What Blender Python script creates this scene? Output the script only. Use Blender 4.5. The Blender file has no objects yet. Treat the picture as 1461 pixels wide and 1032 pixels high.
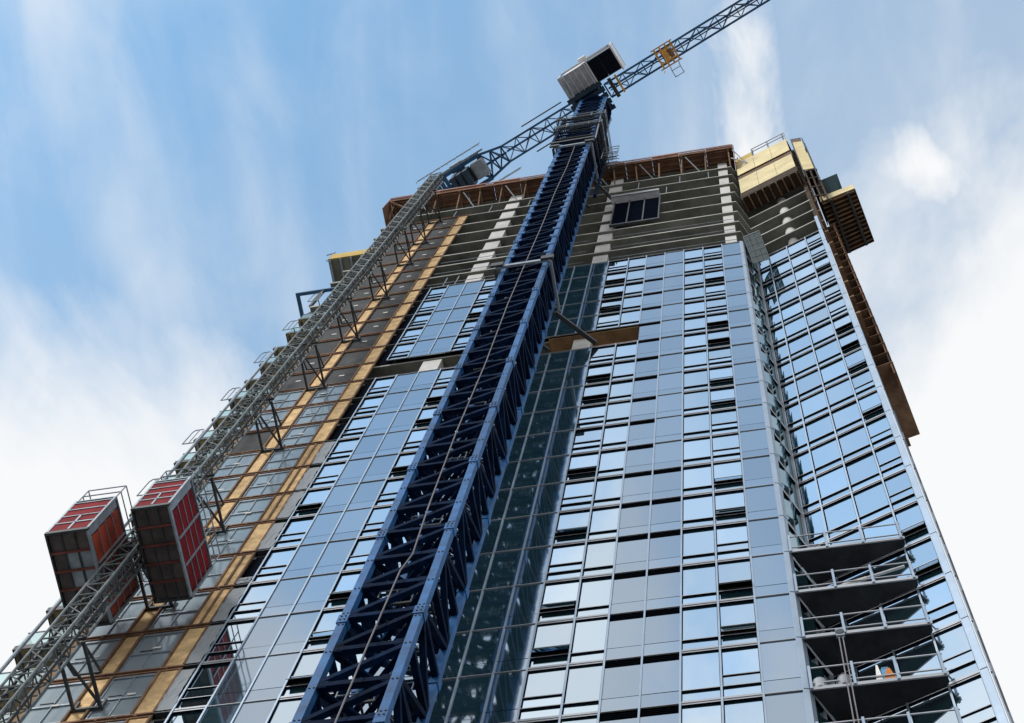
import bpy, math, random
from mathutils import Matrix, Vector
random.seed(7)
PI = math.pi
scene = bpy.context.scene
C = scene.collection
# ------------------------------------------------------------------ camera
cam = bpy.data.cameras.new('camera')
camo = bpy.data.objects.new('camera', cam); C.objects.link(camo)
cam.sensor_width = 36.0
cam.lens = 36.0 * 2400.0 / 1461.0
cam.clip_start = 0.1; cam.clip_end = 6000.0
XC = Vector((0.97984242, 0.13980727, 0.14269816))
YC = Vector((0.17334707, -0.95006443, -0.25947711))
ZC = Vector((0.09929566, 0.27898299, -0.95514861))
m = Matrix(((XC[0], XC[1], XC[2], 0), (YC[0], YC[1], YC[2], 0), (ZC[0], ZC[1], ZC[2], 0), (0, 0, 0, 1)))
camo.matrix_world = m
scene.camera = camo
# ------------------------------------------------------------------ light
SUN_EL = math.radians(38); SUN_AZ = math.radians(214)     # clockwise from +Y
sd = Vector((math.sin(SUN_AZ) * math.cos(SUN_EL), math.cos(SUN_AZ) * math.cos(SUN_EL), math.sin(SUN_EL)))
sl = bpy.data.lights.new('sun', 'SUN'); sl.energy = 1.5; sl.angle = math.radians(12); sl.color = (1.0, 0.97, 0.92)
so = bpy.data.objects.new('sun', sl); C.objects.link(so)
so.rotation_euler = sd.to_track_quat('Z', 'Y').to_euler()
world = bpy.data.worlds.new('World'); scene.world = world
world.use_nodes = True
nt = world.node_tree; nt.nodes.clear()
def N(t, **kw):
    n = nt.nodes.new(t)
    for k, v in kw.items(): setattr(n, k, v)
    return n
def L(a, b): nt.links.new(a, b)
def MATH(op, a, b=None, c=None, clamp=False):
    n = N('ShaderNodeMath', operation=op); n.use_clamp = clamp
    for i, v in enumerate((a, b, c)):
        if v is None: continue
        if isinstance(v, (int, float)): n.inputs[i].default_value = v
        else: L(v, n.inputs[i])
    return n.outputs[0]
def SMOOTH(v, a, b):
    n = N('ShaderNodeMapRange', interpolation_type='SMOOTHSTEP'); n.inputs[1].default_value = a; n.inputs[2].default_value = b
    L(v, n.inputs[0]); return n.outputs[0]
tc = N('ShaderNodeTexCoord'); sx = N('ShaderNodeSeparateXYZ'); L(tc.outputs['Generated'], sx.inputs[0])
zz = MATH('MAXIMUM', sx.outputs[2], 0.06)
px = MATH('DIVIDE', sx.outputs[0], zz); py = MATH('DIVIDE', sx.outputs[1], zz)
def NOISE(ax, ay, off, detail, rough, dist, skew=0.0):
    cx = MATH('MULTIPLY_ADD', MATH('MULTIPLY_ADD', py, skew, px), ax, off); cy = MATH('MULTIPLY', py, ay)
    cb = N('ShaderNodeCombineXYZ'); L(cx, cb.inputs[0]); L(cy, cb.inputs[1]); cb.inputs[2].default_value = off
    n = N('ShaderNodeTexNoise'); n.inputs['Scale'].default_value = 1.0; n.inputs['Detail'].default_value = detail
    n.inputs['Roughness'].default_value = rough; n.inputs['Distortion'].default_value = dist
    L(cb.outputs[0], n.inputs['Vector']); return n.outputs[0]
n_str = NOISE(8.0, 1.5, 44.4, 5, 0.45, 0.5, 0.10)      # cirrus streaks running along the y axis
n_big = NOISE(3.2, 2.4, 22.2, 6, 0.55, 0.5)           # cloud bank edges
n_fin = NOISE(16.0, 8.0, 5.1, 5, 0.6, 0.3)
ay = MATH('ABSOLUTE', py)
back = SMOOTH(py, -0.05, 0.05)
eff = MATH('MULTIPLY', ay, MATH('MULTIPLY_ADD', back, 0.34, 0.66))
eff = MATH('ADD', eff, MATH('MULTIPLY', MATH('MAXIMUM', MATH('MINIMUM', px, 0.6), 0.0), 0.70))
eff = MATH('ADD', eff, MATH('MULTIPLY', MATH('MAXIMUM', MATH('MINIMUM', MATH('SUBTRACT', MATH('MULTIPLY', px, -1.0), 0.28), 0.3), 0.0), 0.5))
eff = MATH('ADD', eff, MATH('MULTIPLY', MATH('SUBTRACT', n_big, 0.5), 0.40))
eff = MATH('ADD', eff, MATH('MULTIPLY', MATH('SUBTRACT', n_fin, 0.5), 0.10))
bank = SMOOTH(eff, 0.18, 0.35)
cir = MATH('MULTIPLY', SMOOTH(MATH('MULTIPLY_ADD', n_fin, 0.25, MATH('MULTIPLY', n_str, 0.75)), 0.42, 0.72), 0.48)
veil = MATH('ADD', MATH('MULTIPLY_ADD', MATH('SUBTRACT', 1.0, back), 0.20, MATH('MULTIPLY', SMOOTH(eff, -0.15, 0.35), 0.20)), MATH('MULTIPLY', SMOOTH(px, -0.3, 0.15), 0.15))
def PUFF(cx_, cy_, rx_, ry_, amp, lean=0.0):        # one separate small cloud
    a = MATH('DIVIDE', MATH('SUBTRACT', MATH('MULTIPLY_ADD', MATH('SUBTRACT', py, cy_), lean, px), cx_), rx_); b = MATH('DIVIDE', MATH('SUBTRACT', py, cy_), ry_)
    r = MATH('SQRT', MATH('ADD', MATH('MULTIPLY', a, a), MATH('MULTIPLY', b, b)))
    r = MATH('ADD', r, MATH('MULTIPLY', MATH('SUBTRACT', n_fin, 0.5), 2.2))
    up = MATH('SUBTRACT', 1.0, SMOOTH(r, 0.1, 1.3)); return MATH('MULTIPLY', MATH('MULTIPLY', up, amp), SMOOTH(sx.outputs[2], 0.1, 0.2))
puffs = MATH('MAXIMUM', PUFF(0.118, 0.190, 0.050, 0.036, 1.0, -.3), PUFF(0.004, 0.21, 0.034, 0.15, 1.0, 0.16))
mask = MATH('MAXIMUM', MATH('MAXIMUM', bank, puffs), MATH('ADD', cir, veil), clamp=True)
sky = N('ShaderNodeTexSky', sky_type='NISHITA'); sky.sun_disc = False
sky.sun_elevation = SUN_EL; sky.sun_rotation = SUN_AZ; sky.altitude = 50; sky.air_density = 1.0; sky.dust_density = 0.3; sky.ozone_density = 0.7
tint = N('ShaderNodeVectorMath', operation='MULTIPLY'); L(sky.outputs[0], tint.inputs[0]); tint.inputs[1].default_value = (0.97, 1.38, 1.33)
bg1 = N('ShaderNodeBackground'); L(tint.outputs[0], bg1.inputs[0]); bg1.inputs[1].default_value = 0.15
bg2 = N('ShaderNodeBackground'); bg2.inputs[0].default_value = (0.975, 0.99, 1.0, 1); bg2.inputs[1].default_value = 0.66
mx = N('ShaderNodeMixShader'); L(mask, mx.inputs[0]); L(bg1.outputs[0], mx.inputs[1]); L(bg2.outputs[0], mx.inputs[2])
wo = N('ShaderNodeOutputWorld'); L(mx.outputs[0], wo.inputs[0])
vs = scene.view_settings
vs.view_transform = 'Standard'; vs.look = 'None'; vs.exposure = 0.55; vs.gamma = 1.0; vs.use_curve_mapping = False
scene.cycles.max_bounces = 8; scene.cycles.glossy_bounces = 5; scene.cycles.transparent_max_bounces = 12
# ------------------------------------------------------------------ materials
def mat(name, col, rough=0.6, metal=0.0, var=0.12, scale=1.5, bump=0.0, bscale=None, dark=None, stretch=None, spec=0.3):
    m = bpy.data.materials.new(name); m.use_nodes = True
    t = m.node_tree; b = t.nodes['Principled BSDF']
    b.inputs['Roughness'].default_value = rough; b.inputs['Metallic'].default_value = metal
    b.inputs['Specular IOR Level'].default_value = spec
    g = t.nodes.new('ShaderNodeNewGeometry'); mp = t.nodes.new('ShaderNodeMapping')
    mp.inputs['Scale'].default_value = stretch or (1, 1, 1)
    t.links.new(g.outputs['Position'], mp.inputs['Vector'])
    n = t.nodes.new('ShaderNodeTexNoise'); n.inputs['Scale'].default_value = scale; n.inputs['Detail'].default_value = 6
    n.inputs['Roughness'].default_value = 0.65
    t.links.new(mp.outputs[0], n.inputs['Vector'])
    r = t.nodes.new('ShaderNodeValToRGB')
    lo = dark or tuple(c * (1 - 2.2 * var) for c in col); hi = tuple(min(1, c * (1 + 1.2 * var)) for c in col)
    r.color_ramp.elements[0].position = 0.3; r.color_ramp.elements[1].position = 0.66
    r.color_ramp.elements[0].color = (*lo, 1); r.color_ramp.elements[1].color = (*hi, 1)
    t.links.new(n.outputs[0], r.inputs[0])
    oi = t.nodes.new('ShaderNodeObjectInfo'); mr = t.nodes.new('ShaderNodeMapRange')
    mr.inputs[3].default_value = 1 - var; mr.inputs[4].default_value = 1 + var * 0.6
    t.links.new(oi.outputs['Random'], mr.inputs[0])
    vm = t.nodes.new('ShaderNodeVectorMath'); vm.operation = 'SCALE'
    t.links.new(r.outputs[0], vm.inputs[0]); t.links.new(mr.outputs[0], vm.inputs['Scale'])
    t.links.new(vm.outputs[0], b.inputs['Base Color'])
    if bump:
        n2 = t.nodes.new('ShaderNodeTexNoise'); n2.inputs['Scale'].default_value = bscale or scale * 6; n2.inputs['Detail'].default_value = 4
        t.links.new(mp.outputs[0], n2.inputs['Vector'])
        bp = t.nodes.new('ShaderNodeBump'); bp.inputs['Strength'].default_value = bump; bp.inputs['Distance'].default_value = 0.03
        t.links.new(n2.outputs[0], bp.inputs['Height']); t.links.new(bp.outputs[0], b.inputs['Normal'])
    return m
def glass(name, tint, base, fac, rough=0.0, wave=0.02, var=0.08):
    m = bpy.data.materials.new(name); m.use_nodes = True
    t = m.node_tree; t.nodes.clear()
    o = t.nodes.new('ShaderNodeOutputMaterial'); gl = t.nodes.new('ShaderNodeBsdfGlossy'); df = t.nodes.new('ShaderNodeBsdfDiffuse')
    gl.inputs['Roughness'].default_value = rough; df.inputs['Color'].default_value = (*base, 1)
    oi = t.nodes.new('ShaderNodeObjectInfo'); mr = t.nodes.new('ShaderNodeMapRange')
    mr.inputs[3].default_value = 1 - var; mr.inputs[4].default_value = 1 + var * 0.5
    t.links.new(oi.outputs['Random'], mr.inputs[0])
    vm = t.nodes.new('ShaderNodeVectorMath'); vm.operation = 'SCALE'; vm.inputs[0].default_value = tint
    t.links.new(mr.outputs[0], vm.inputs['Scale']); t.links.new(vm.outputs[0], gl.inputs['Color'])
    g = t.nodes.new('ShaderNodeNewGeometry'); n = t.nodes.new('ShaderNodeTexNoise'); n.inputs['Scale'].default_value = 0.9; n.inputs['Detail'].default_value = 1.5
    t.links.new(g.outputs['Position'], n.inputs['Vector'])
    bp = t.nodes.new('ShaderNodeBump'); bp.inputs['Strength'].default_value = wave; bp.inputs['Distance'].default_value = 0.1
    t.links.new(n.outputs[0], bp.inputs['Height']); t.links.new(bp.outputs[0], gl.inputs['Normal'])
    mx = t.nodes.new('ShaderNodeMixShader'); mx.inputs[0].default_value = fac
    t.links.new(df.outputs[0], mx.inputs[1]); t.links.new(gl.outputs[0], mx.inputs[2]); t.links.new(mx.outputs[0], o.inputs[0])
    return m
def see_through(name, tint, fac_gloss=0.25, alpha=0.35, diff=(0.5, 0.5, 0.5)):
    m = bpy.data.materials.new(name); m.use_nodes = True
    t = m.node_tree; t.nodes.clear()
    o = t.nodes.new('ShaderNodeOutputMaterial'); tr = t.nodes.new('ShaderNodeBsdfTransparent'); tr.inputs[0].default_value = (*tint, 1)
    gl = t.nodes.new('ShaderNodeBsdfGlossy'); gl.inputs['Roughness'].default_value = 0.25
    df = t.nodes.new('ShaderNodeBsdfDiffuse'); df.inputs[0].default_value = (*diff, 1)
    m1 = t.nodes.new('ShaderNodeMixShader'); m1.inputs[0].default_value = fac_gloss
    m2 = t.nodes.new('ShaderNodeMixShader'); m2.inputs[0].default_value = alpha
    t.links.new(df.outputs[0], m1.inputs[1]); t.links.new(gl.outputs[0], m1.inputs[2])
    t.links.new(tr.outputs[0], m2.inputs[1]); t.links.new(m1.outputs[0], m2.inputs[2]); t.links.new(m2.outputs[0], o.inputs[0])
    return m
M = {}
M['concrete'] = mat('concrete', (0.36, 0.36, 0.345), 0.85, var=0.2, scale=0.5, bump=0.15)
M['soffit'] = mat('shaded_concrete', (0.175, 0.18, 0.155), 0.9, var=0.26, scale=0.45, bump=0.2)  # darker copy of the concrete, shade of the undersides put into the colour
M['column'] = mat('column_concrete', (0.55, 0.55, 0.54), 0.8, var=0.08, scale=1.2, bump=0.1)
M['alu'] = mat('aluminium', (0.36, 0.45, 0.56), 0.35, 0.6, var=0.06, scale=0.8)
M['alu2'] = mat('silver_trim', (0.40, 0.42, 0.46), 0.4, 0.4, var=0.08, scale=0.8)
M['black'] = mat('black_gasket', (0.004, 0.006, 0.012), 0.8, var=0.1, spec=0.0)  # near-black for frame undersides, side strips and dark bays
M['louvre'] = mat('louvre_black', (0.007, 0.009, 0.015), 0.7, var=0.1, spec=0.0)
M['dark'] = mat('interior_dark', (0.016, 0.018, 0.02), 0.9, var=0.2, spec=0.0)
M['brownlouvre'] = mat('louvre_brown', (0.10, 0.09, 0.07), 0.6, var=0.2, scale=4)
M['vision'] = glass('vision_glass', (0.77, 0.89, 1.0), (0.02, 0.07, 0.09), 0.86, wave=0.02, var=0.14)
M['spandrel'] = glass('spandrel_glass', (0.53, 0.60, 0.70), (0.045, 0.13, 0.18), 0.76, rough=0.05, wave=0.025)
M['slotglass'] = glass('slot_glass', (0.5, 0.62, 0.66), (0.01, 0.05, 0.06), 0.75)
M['oldglass'] = glass('grey_glass', (0.48, 0.54, 0.58), (0.29, 0.36, 0.41), 0.32, rough=0.12)
M['osb'] = mat('osb_sheathing', (0.74, 0.51, 0.26), 0.85, var=0.2, scale=2.2, bump=0.25, bscale=14)
M['board'] = mat('black_membrane', (0.040, 0.044, 0.050), 0.8, var=0.22, scale=1.3, bump=0.15)
M['tag'] = mat('white_label', (0.75, 0.75, 0.72), 0.7, var=0.05)
M['ledger'] = mat('rust_timber', (0.24, 0.135, 0.085), 0.85, var=0.22, scale=2.0)
M['timber'] = mat('timber', (0.21, 0.125, 0.075), 0.85, var=0.25, scale=1.6, stretch=(1, 1, 1))
M['form'] = mat('formwork_ply', (0.24, 0.12, 0.075), 0.8, var=0.25, scale=0.9)
M['formedge'] = mat('formwork_edge', (0.42, 0.21, 0.16), 0.75, var=0.15, scale=1.5)
M['scrim'] = mat('brown_screen', (0.055, 0.036, 0.022), 0.9, var=0.35, scale=1.1)
M['yellow'] = mat('yellow_ply', (0.72, 0.61, 0.33), 0.6, var=0.1, scale=0.8)
M['yellow2'] = mat('ochre_ply', (0.55, 0.38, 0.07), 0.65, var=0.12, scale=1.2)
M['chord'] = mat('blue_paint', (0.018, 0.12, 0.33), 0.5, 0.0, var=0.16, scale=1.6, dark=(0.010, 0.055, 0.15), spec=0.2)
M['navy'] = mat('navy_steel', (0.0035, 0.014, 0.044), 0.6, var=0.3, scale=2, spec=0.02)  # near-black navy for braces, darker than the chord blue
M['jib'] = mat('jib_blue', (0.022, 0.085, 0.19), 0.5, var=0.15, scale=1)
M['jibdark'] = mat('jib_dark', (0.02, 0.045, 0.075), 0.55, var=0.15, scale=1)
M['galv'] = mat('galvanised', (0.27, 0.32, 0.37), 0.5, 0.35, var=0.15, scale=3)
M['mastgalv'] = mat('hoist_mast_steel', (0.155, 0.185, 0.20), 0.55, 0.25, var=0.2, scale=3)
M['galvdark'] = mat('dark_steel', (0.05, 0.058, 0.065), 0.55, 0.2, var=0.2, scale=3)
M['white'] = mat('white_paint', (0.62, 0.65, 0.69), 0.5, var=0.08, scale=1.5)
M['greypaint'] = mat('grey_paint', (0.34, 0.37, 0.41), 0.6, var=0.18, scale=1.2)
M['red'] = mat('red_paint', (0.20, 0.010, 0.016), 0.6, var=0.18, scale=2.0, spec=0.05)
M['orangered'] = mat('faded_red_paint', (0.33, 0.05, 0.022), 0.6, var=0.2, scale=2.0)
M['hoistfloor'] = mat('hoist_floor', (0.095, 0.08, 0.08), 0.7, var=0.25, scale=1.5)
M['hoistbeam'] = mat('hoist_beam', (0.16, 0.05, 0.04), 0.7, var=0.2, scale=2)
M['gold'] = mat('orange_yellow', (0.72, 0.36, 0.07), 0.5, var=0.15)
M['insul'] = mat('brown_soffit_board', (0.27, 0.165, 0.085), 0.85, var=0.22, scale=0.9)
M['olive'] = mat('balcony_soffit', (0.26, 0.22, 0.11), 0.85, var=0.25, scale=1.2)
M['shadowed'] = mat('shaded_balcony_soffit', (0.026, 0.030, 0.036), 0.85, var=0.3, scale=1.1, bump=0.2)  # shade under the notch balconies put into the colour
M['asphalt'] = mat('asphalt', (0.06, 0.06, 0.06), 0.9, var=0.2, scale=0.6)
M['paving'] = mat('paving', (0.28, 0.27, 0.26), 0.9, var=0.15, scale=0.5)
M['orange'] = mat('orange_cloth', (0.50, 0.17, 0.04), 0.8, var=0.1)
M['bluecloth'] = mat('blue_cloth', (0.12, 0.30, 0.50), 0.8, var=0.1)
M['rope'] = mat('rope', (0.23, 0.225, 0.25), 0.9, var=0.1)
M['rail_glass'] = see_through('rail_glass', (0.75, 0.9, 0.92), 0.5, 0.35, (0.4, 0.6, 0.62))
M['film'] = see_through('plastic_film', (0.6, 0.65, 0.68), 0.015, 0.62, (0.46, 0.50, 0.54))
M['net'] = see_through('debris_net', (0.35, 0.42, 0.44), 0.03, 0.86, (0.02, 0.04, 0.045))
M['wire'] = see_through('wire_screen', (0.55, 0.6, 0.6), 0.15, 0.6, (0.09, 0.11, 0.11))
# ------------------------------------------------------------------ mesh builder
class MB:
    def __init__(s): s.v = []; s.f = []; s.mi = []; s.mats = []
    def mid(s, m):
        if m not in s.mats: s.mats.append(m)
        return s.mats.index(m)
    def quadbox(s, pts, m, mbottom=None):
        b = len(s.v); s.v += [tuple(p) for p in pts]; k = s.mid(m)
        fs = [(0, 3, 2, 1), (4, 5, 6, 7), (0, 1, 5, 4), (1, 2, 6, 5), (2, 3, 7, 6), (3, 0, 4, 7)]
        for i, f in enumerate(fs):
            s.f.append(tuple(b + j for j in f)); s.mi.append(s.mid(mbottom) if (mbottom and i == 0) else k)
        return s
    def box(s, x0, x1, y0, y1, z0, z1, m, mbottom=None):
        return s.quadbox([(x0, y0, z0), (x1, y0, z0), (x1, y1, z0), (x0, y1, z0), (x0, y0, z1), (x1, y0, z1), (x1, y1, z1), (x0, y1, z1)], m, mbottom)
    def beam(s, p, q, w, m, h=None, up=(0, 0, 1)):
        p = Vector(p); q = Vector(q); d = (q - p)
        if d.length < 1e-6: return s
        d.normalize(); u = Vector(up)
        if abs(d.dot(u)) > 0.95: u = Vector((0, 1, 0))
        a = d.cross(u).normalized(); c = a.cross(d).normalized(); h = h or w
        a *= w / 2; c *= h / 2
        return s.quadbox([p - a - c, p + a - c, q + a - c, q - a - c, p - a + c, p + a + c, q + a + c, q - a + c], m)
    def tube(s, p, q, r, m, n=7):
        p = Vector(p); q = Vector(q); d = (q - p).normalized(); u = Vector((0, 0, 1))
        if abs(d.dot(u)) > 0.95: u = Vector((0, 1, 0))
        a = d.cross(u).normalized(); c = a.cross(d).normalized(); b = len(s.v); k = s.mid(m)
        for e in (p, q):
            for i in range(n):
                t = 2 * PI * i / n; s.v.append(tuple(e + a * r * math.cos(t) + c * r * math.sin(t)))
        for i in range(n):
            j = (i + 1) % n; s.f.append((b + i, b + j, b + n + j, b + n + i)); s.mi.append(k)
        s.f.append(tuple(b + i for i in range(n))[::-1]); s.mi.append(k)
        s.f.append(tuple(b + n + i for i in range(n))); s.mi.append(k)
        return s
    def prism(s, poly, z0, z1, m, mbottom=None):
        b = len(s.v); n = len(poly); k = s.mid(m)
        for z in (z0, z1): s.v += [(x, y, z) for x, y in poly]
        s.f.append(tuple(b + i for i in range(n))[::-1]); s.mi.append(s.mid(mbottom) if mbottom else k)
        s.f.append(tuple(b + n + i for i in range(n))); s.mi.append(k)
        for i in range(n):
            j = (i + 1) % n; s.f.append((b + i, b + j, b + n + j, b + n + i)); s.mi.append(k)
        return s
    def mesh(s, name):
        me = bpy.data.meshes.new(name); me.from_pydata(s.v, [], s.f)
        for m in s.mats: me.materials.append(M[m])
        me.polygons.foreach_set('material_index', s.mi); me.update()
        return me
def obj(name, me, parent=None, loc=(0, 0, 0), rz=0.0, scale=None, rx=0.0):
    if isinstance(me, MB): me = me.mesh(name)
    o = bpy.data.objects.new(name, me); C.objects.link(o)
    o.location = loc; o.rotation_euler = (rx, 0, rz)
    if scale: o.scale = scale
    if parent: o.parent = parent
    return o
def tag(o, label, cat, group=None):
    o['label'] = label; o['category'] = cat
    if group: o['group'] = group
    return o
def empty(name, label, cat, loc=(0, 0, 0), group=None):
    return tag(obj(name, None, None, loc), label, cat, group)
# ------------------------------------------------------------------ ground
GZ = -1.6
g = obj('ground', MB().box(-3000, 3000, -3000, 3000, GZ - 0.6, GZ, 'paving')); g['kind'] = 'structure'
g = obj('road', MB().box(-300, 300, -9, 8, GZ + 0.004, GZ + 0.008, 'asphalt')); g['kind'] = 'structure'
g = obj('pavement', MB().box(-300, 300, 8, 16, GZ + 0.002, GZ + 0.14, 'paving')); g['kind'] = 'structure'
g = obj('pavement', MB().box(-300, 300, -15, -9, GZ + 0.002, GZ + 0.14, 'paving')); g['kind'] = 'structure'
# ------------------------------------------------------------------ tower
FY = 20.30
Z0 = 93.215; FH = 3.0
def zk(k): return Z0 - FH * k
UP = [118.25, 115.15, 111.85, 108.55, 105.25, 102.1, 99.05, 96.1]
NK = 21
tower = empty('apartment_tower', 'unfinished high rise apartment tower with blue mirrored glass cladding and bare concrete upper storeys', 'building', (0, 0, 0))
class Face:
    def __init__(s, ox, oy, ang): s.o = (ox, oy); s.a = ang; s.c = math.cos(ang); s.s = math.sin(ang)
    def P(s, u, d, z): return (s.o[0] + u * s.c - d * s.s, s.o[1] + u * s.s + d * s.c, z)     # d = inward
FA = Face(0, FY, 0.0)
PI_ = (0.80, 21.54); PB = (4.52, 20.30)
angB = math.atan2(PB[1] - PI_[1], PB[0] - PI_[0]); FB = Face(PI_[0], PI_[1], angB); LB = math.hypot(PB[0] - PI_[0], PB[1] - PI_[1])
PS = (0.15, 20.33); angS = math.atan2(PI_[1] - PS[1], PI_[0] - PS[0]); FS = Face(PS[0], PS[1], angS); LS = math.hypot(PI_[0] - PS[0], PI_[1] - PS[1])
PR = (4.68, 20.36); PR2 = (6.22, 27.1); angR = math.atan2(PR2[1] - PR[1], PR2[0] - PR[0]); FR = Face(PR[0], PR[1], angR); LR = math.hypot(PR2[0] - PR[0], PR2[1] - PR[1])
outline = [(-23.0, 20.30), (0.12, 20.30), (0.76, 21.52), (4.50, 20.28), (6.1, 27.1), (6.1, 42), (-23.0, 42)]
def inset(poly, d):   # simple inset towards the inside for the front edges
    n = [(x, y + d) if y < 30 else (x, y) for x, y in poly]
    n[1] = (n[1][0] - 0.02, n[1][1]); n[3] = (n[3][0] - d * 0.6, n[3][1]); n[4] = (n[4][0] - d, n[4][1]); n[0] = (n[0][0] + d * 0.5, n[0][1])
    return n
# slabs
for z in UP:
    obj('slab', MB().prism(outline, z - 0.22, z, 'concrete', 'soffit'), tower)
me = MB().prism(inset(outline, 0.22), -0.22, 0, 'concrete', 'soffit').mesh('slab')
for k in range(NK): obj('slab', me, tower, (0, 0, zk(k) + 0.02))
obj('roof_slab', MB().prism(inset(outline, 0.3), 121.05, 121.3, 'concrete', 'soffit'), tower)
core = MB().box(-21.5, 3.2, 24.2, 41, GZ, 121.05, 'dark'); obj('core_wall', core, tower)  # concrete core coloured near-black, interior shade painted in
# columns
levels = [121.05] + UP + [zk(0)]
for i in range(len(levels) - 1):
    zt = levels[i] - (0.22 if i else 0); zb = levels[i + 1]
    for (x0, x1) in ((-15.95, -15.02), (-8.5, -7.62), (-0.80, -0.16)):
        if zt - zb > 0.5: obj('column', MB().box(x0, x1, FY + 0.16, FY + 1.0, zb + 0.003, zt - 0.003, 'column'), tower)
    if i >= 2:
        c = FB.P(2.15, 0.60, 0); obj('round_column', MB().tube((c[0], c[1], zb + 0.003), (c[0], c[1], zt - 0.003), 0.34, 'column', 20), tower)
for (x0, x1) in ((-15.95, -15.02), (-8.5, -7.62)):
    obj('column', MB().box(x0, x1, FY + 0.26, FY + 1.1, zk(6) + 0.03, zk(5) - 0.21, 'column'), tower)
c = FB.P(2.15, 0.60, 0); obj('round_column', MB().tube((c[0], c[1], zk(0) + .03), (c[0], c[1], UP[-1] - .23), 0.34, 'column', 20), tower)
# thin shore posts seen between upper slabs
pm = MB().tube((0, 0, 0), (0, 0, 2.85), 0.035, 'galv', 6).mesh('guard_post')
for z, xs in ((115.15, (-19.6, -17.0, -14.2, -6.4, -3.5, -1.5)), (111.85, (-18.6, -13.7, -4.4)), (zk(0), (-17.2, -16.5))):
    for x in xs: obj('guard_post', pm, tower, (x, FY + 0.12, z + 0.002))
# rails across the lowest open storeys
for z in (zk(0), UP[-1], UP[-2]):
    obj('edge_rail', MB().tube((-18.2, FY + 0.05, z + 1.0), (-9.0, FY + 0.05, z + 1.0), 0.02, 'galv', 5), tower)
    obj('edge_rail', MB().tube((-7.4, FY + 0.05, z + 1.0), (-0.1, FY + 0.05, z + 1.0), 0.02, 'galv', 5), tower)
# ---- cladding cell meshes (unit width, local x 0..1, y inward, z 0..3 from the lower floor line)
H = FH
def frame_mesh(kind):
    b = MB()
    b.box(0, 1, 0.0, 0.06, 0.02, 0.13, 'alu2', 'black')                 # sill spandrel strip
    b.box(0, 1, 0.0, 0.075, H - 0.09, H - 0.02, 'alu2', 'black')         # head strip, black soffit
    b.box(0, 1, 0.006, 0.06, 0.715, 0.755, 'alu2', 'black')               # transom
    b.box(0, 0.02, 0.02, 0.06, 0.13, H - 0.10, 'black'); b.box(0.98, 1, 0.02, 0.06, 0.13, H - 0.10, 'black')
    if kind in ('sash', 'open'):
        b.box(0.02, 0.98, 0.012, 0.06, 1.34, 1.38, 'alu2', 'black')
    if kind == 'open':
        b.box(0.02, 0.98, 0.34, 0.36, 0.755, 1.33, 'louvre')  # black plate put in for the shade inside the open hopper
        for i in range(4): b.box(0.04, 0.96, 0.10 + .02 * i, 0.13 + .02 * i, 0.82 + 0.13 * i, 0.845 + 0.13 * i, 'brownlouvre', 'brownlouvre')
        b.box(0.02, 0.98, 0.12, 0.34, 1.33, 1.36, 'black')
    return b.mesh('window')
FM = {k: frame_mesh(k) for k in ('plain', 'sash', 'open')}
def panel(x0, x1, y0, y1, z0, z1, m): return MB().box(x0, x1, y0, y1, z0, z1, m).mesh('pane')
P_main = panel(0.02, 0.98, 0.06, 0.075, 0.755, H - 0.09, 'vision')
P_up = panel(0.02, 0.98, 0.06, 0.075, 1.38, H - 0.09, 'vision')
P_sash = panel(0.02, 0.98, 0.05, 0.065, 0.76, 1.33, 'vision')
P_low = panel(0.02, 0.98, 0.06, 0.075, 0.13, 0.715, 'vision')
P_open = MB().box(0.03, 0.97, -0.01, 0.01, -0.55, 0, 'vision').mesh('opening_sash')
S_up = panel(0.0, 1.0, 0.015, 0.05, 0.77, H - 0.035, 'spandrel'); S_low = panel(0.0, 1.0, 0.015, 0.05, 0.03, 0.74, 'spandrel')
S_upl = panel(0.0, 1.0, 0.015, 0.05, 0.77, H - 0.46, 'spandrel')
LV = MB().box(0, 1, 0.10, 0.12, H - 0.46, H - 0.035, 'louvre')
for i in range(4): LV.box(0, 1, 0.03, 0.09, H - 0.42 + i * 0.1, H - 0.405 + i * 0.1, 'louvre')
LV = LV.mesh('vent_louvre')
def tilt(o, amt=0.003): o.rotation_euler = (random.gauss(0, amt), 0, o.rotation_euler[2] + random.gauss(0, amt))
def window(face, u0, u1, k, kind, mats=None):
    w = u1 - u0 - 0.05; z = zk(k + 1)
    f = obj('window', FM[kind], tower, face.P(u0 + 0.025, 0, z), face.a, (w, 1, 1))
    ps = [('pane', P_main if kind == 'plain' else P_up), ('lower_pane', P_low)]
    if kind == 'sash': ps.append(('sash', P_sash))
    for n, pm_ in ps:
        p = obj(n, pm_, f); tilt(p)
    if kind == 'open': obj('sash', P_open, f, (0, 0.03, 1.33), 0, None, -random.uniform(0.18, 0.42))
    return f
def spandrel(face, u0, u1, k, louv=False):
    w = u1 - u0 - 0.03; z = zk(k + 1); s = (w, 1, 1)
    a = obj('spandrel_panel', S_upl if louv else S_up, tower, face.P(u0 + 0.015, 0, z), face.a, s); tilt(a, 0.0015)
    a = obj('lower_panel', S_low, tower, face.P(u0 + 0.015, 0, z), face.a, s); tilt(a, 0.0015)
    if louv: obj('vent_louvre', LV, tower, face.P(u0 + 0.015, 0, z), face.a, s)
def pick(pr): return 'open' if random.random() < pr else ('sash' if random.random() < 0.85 else 'plain')
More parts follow.
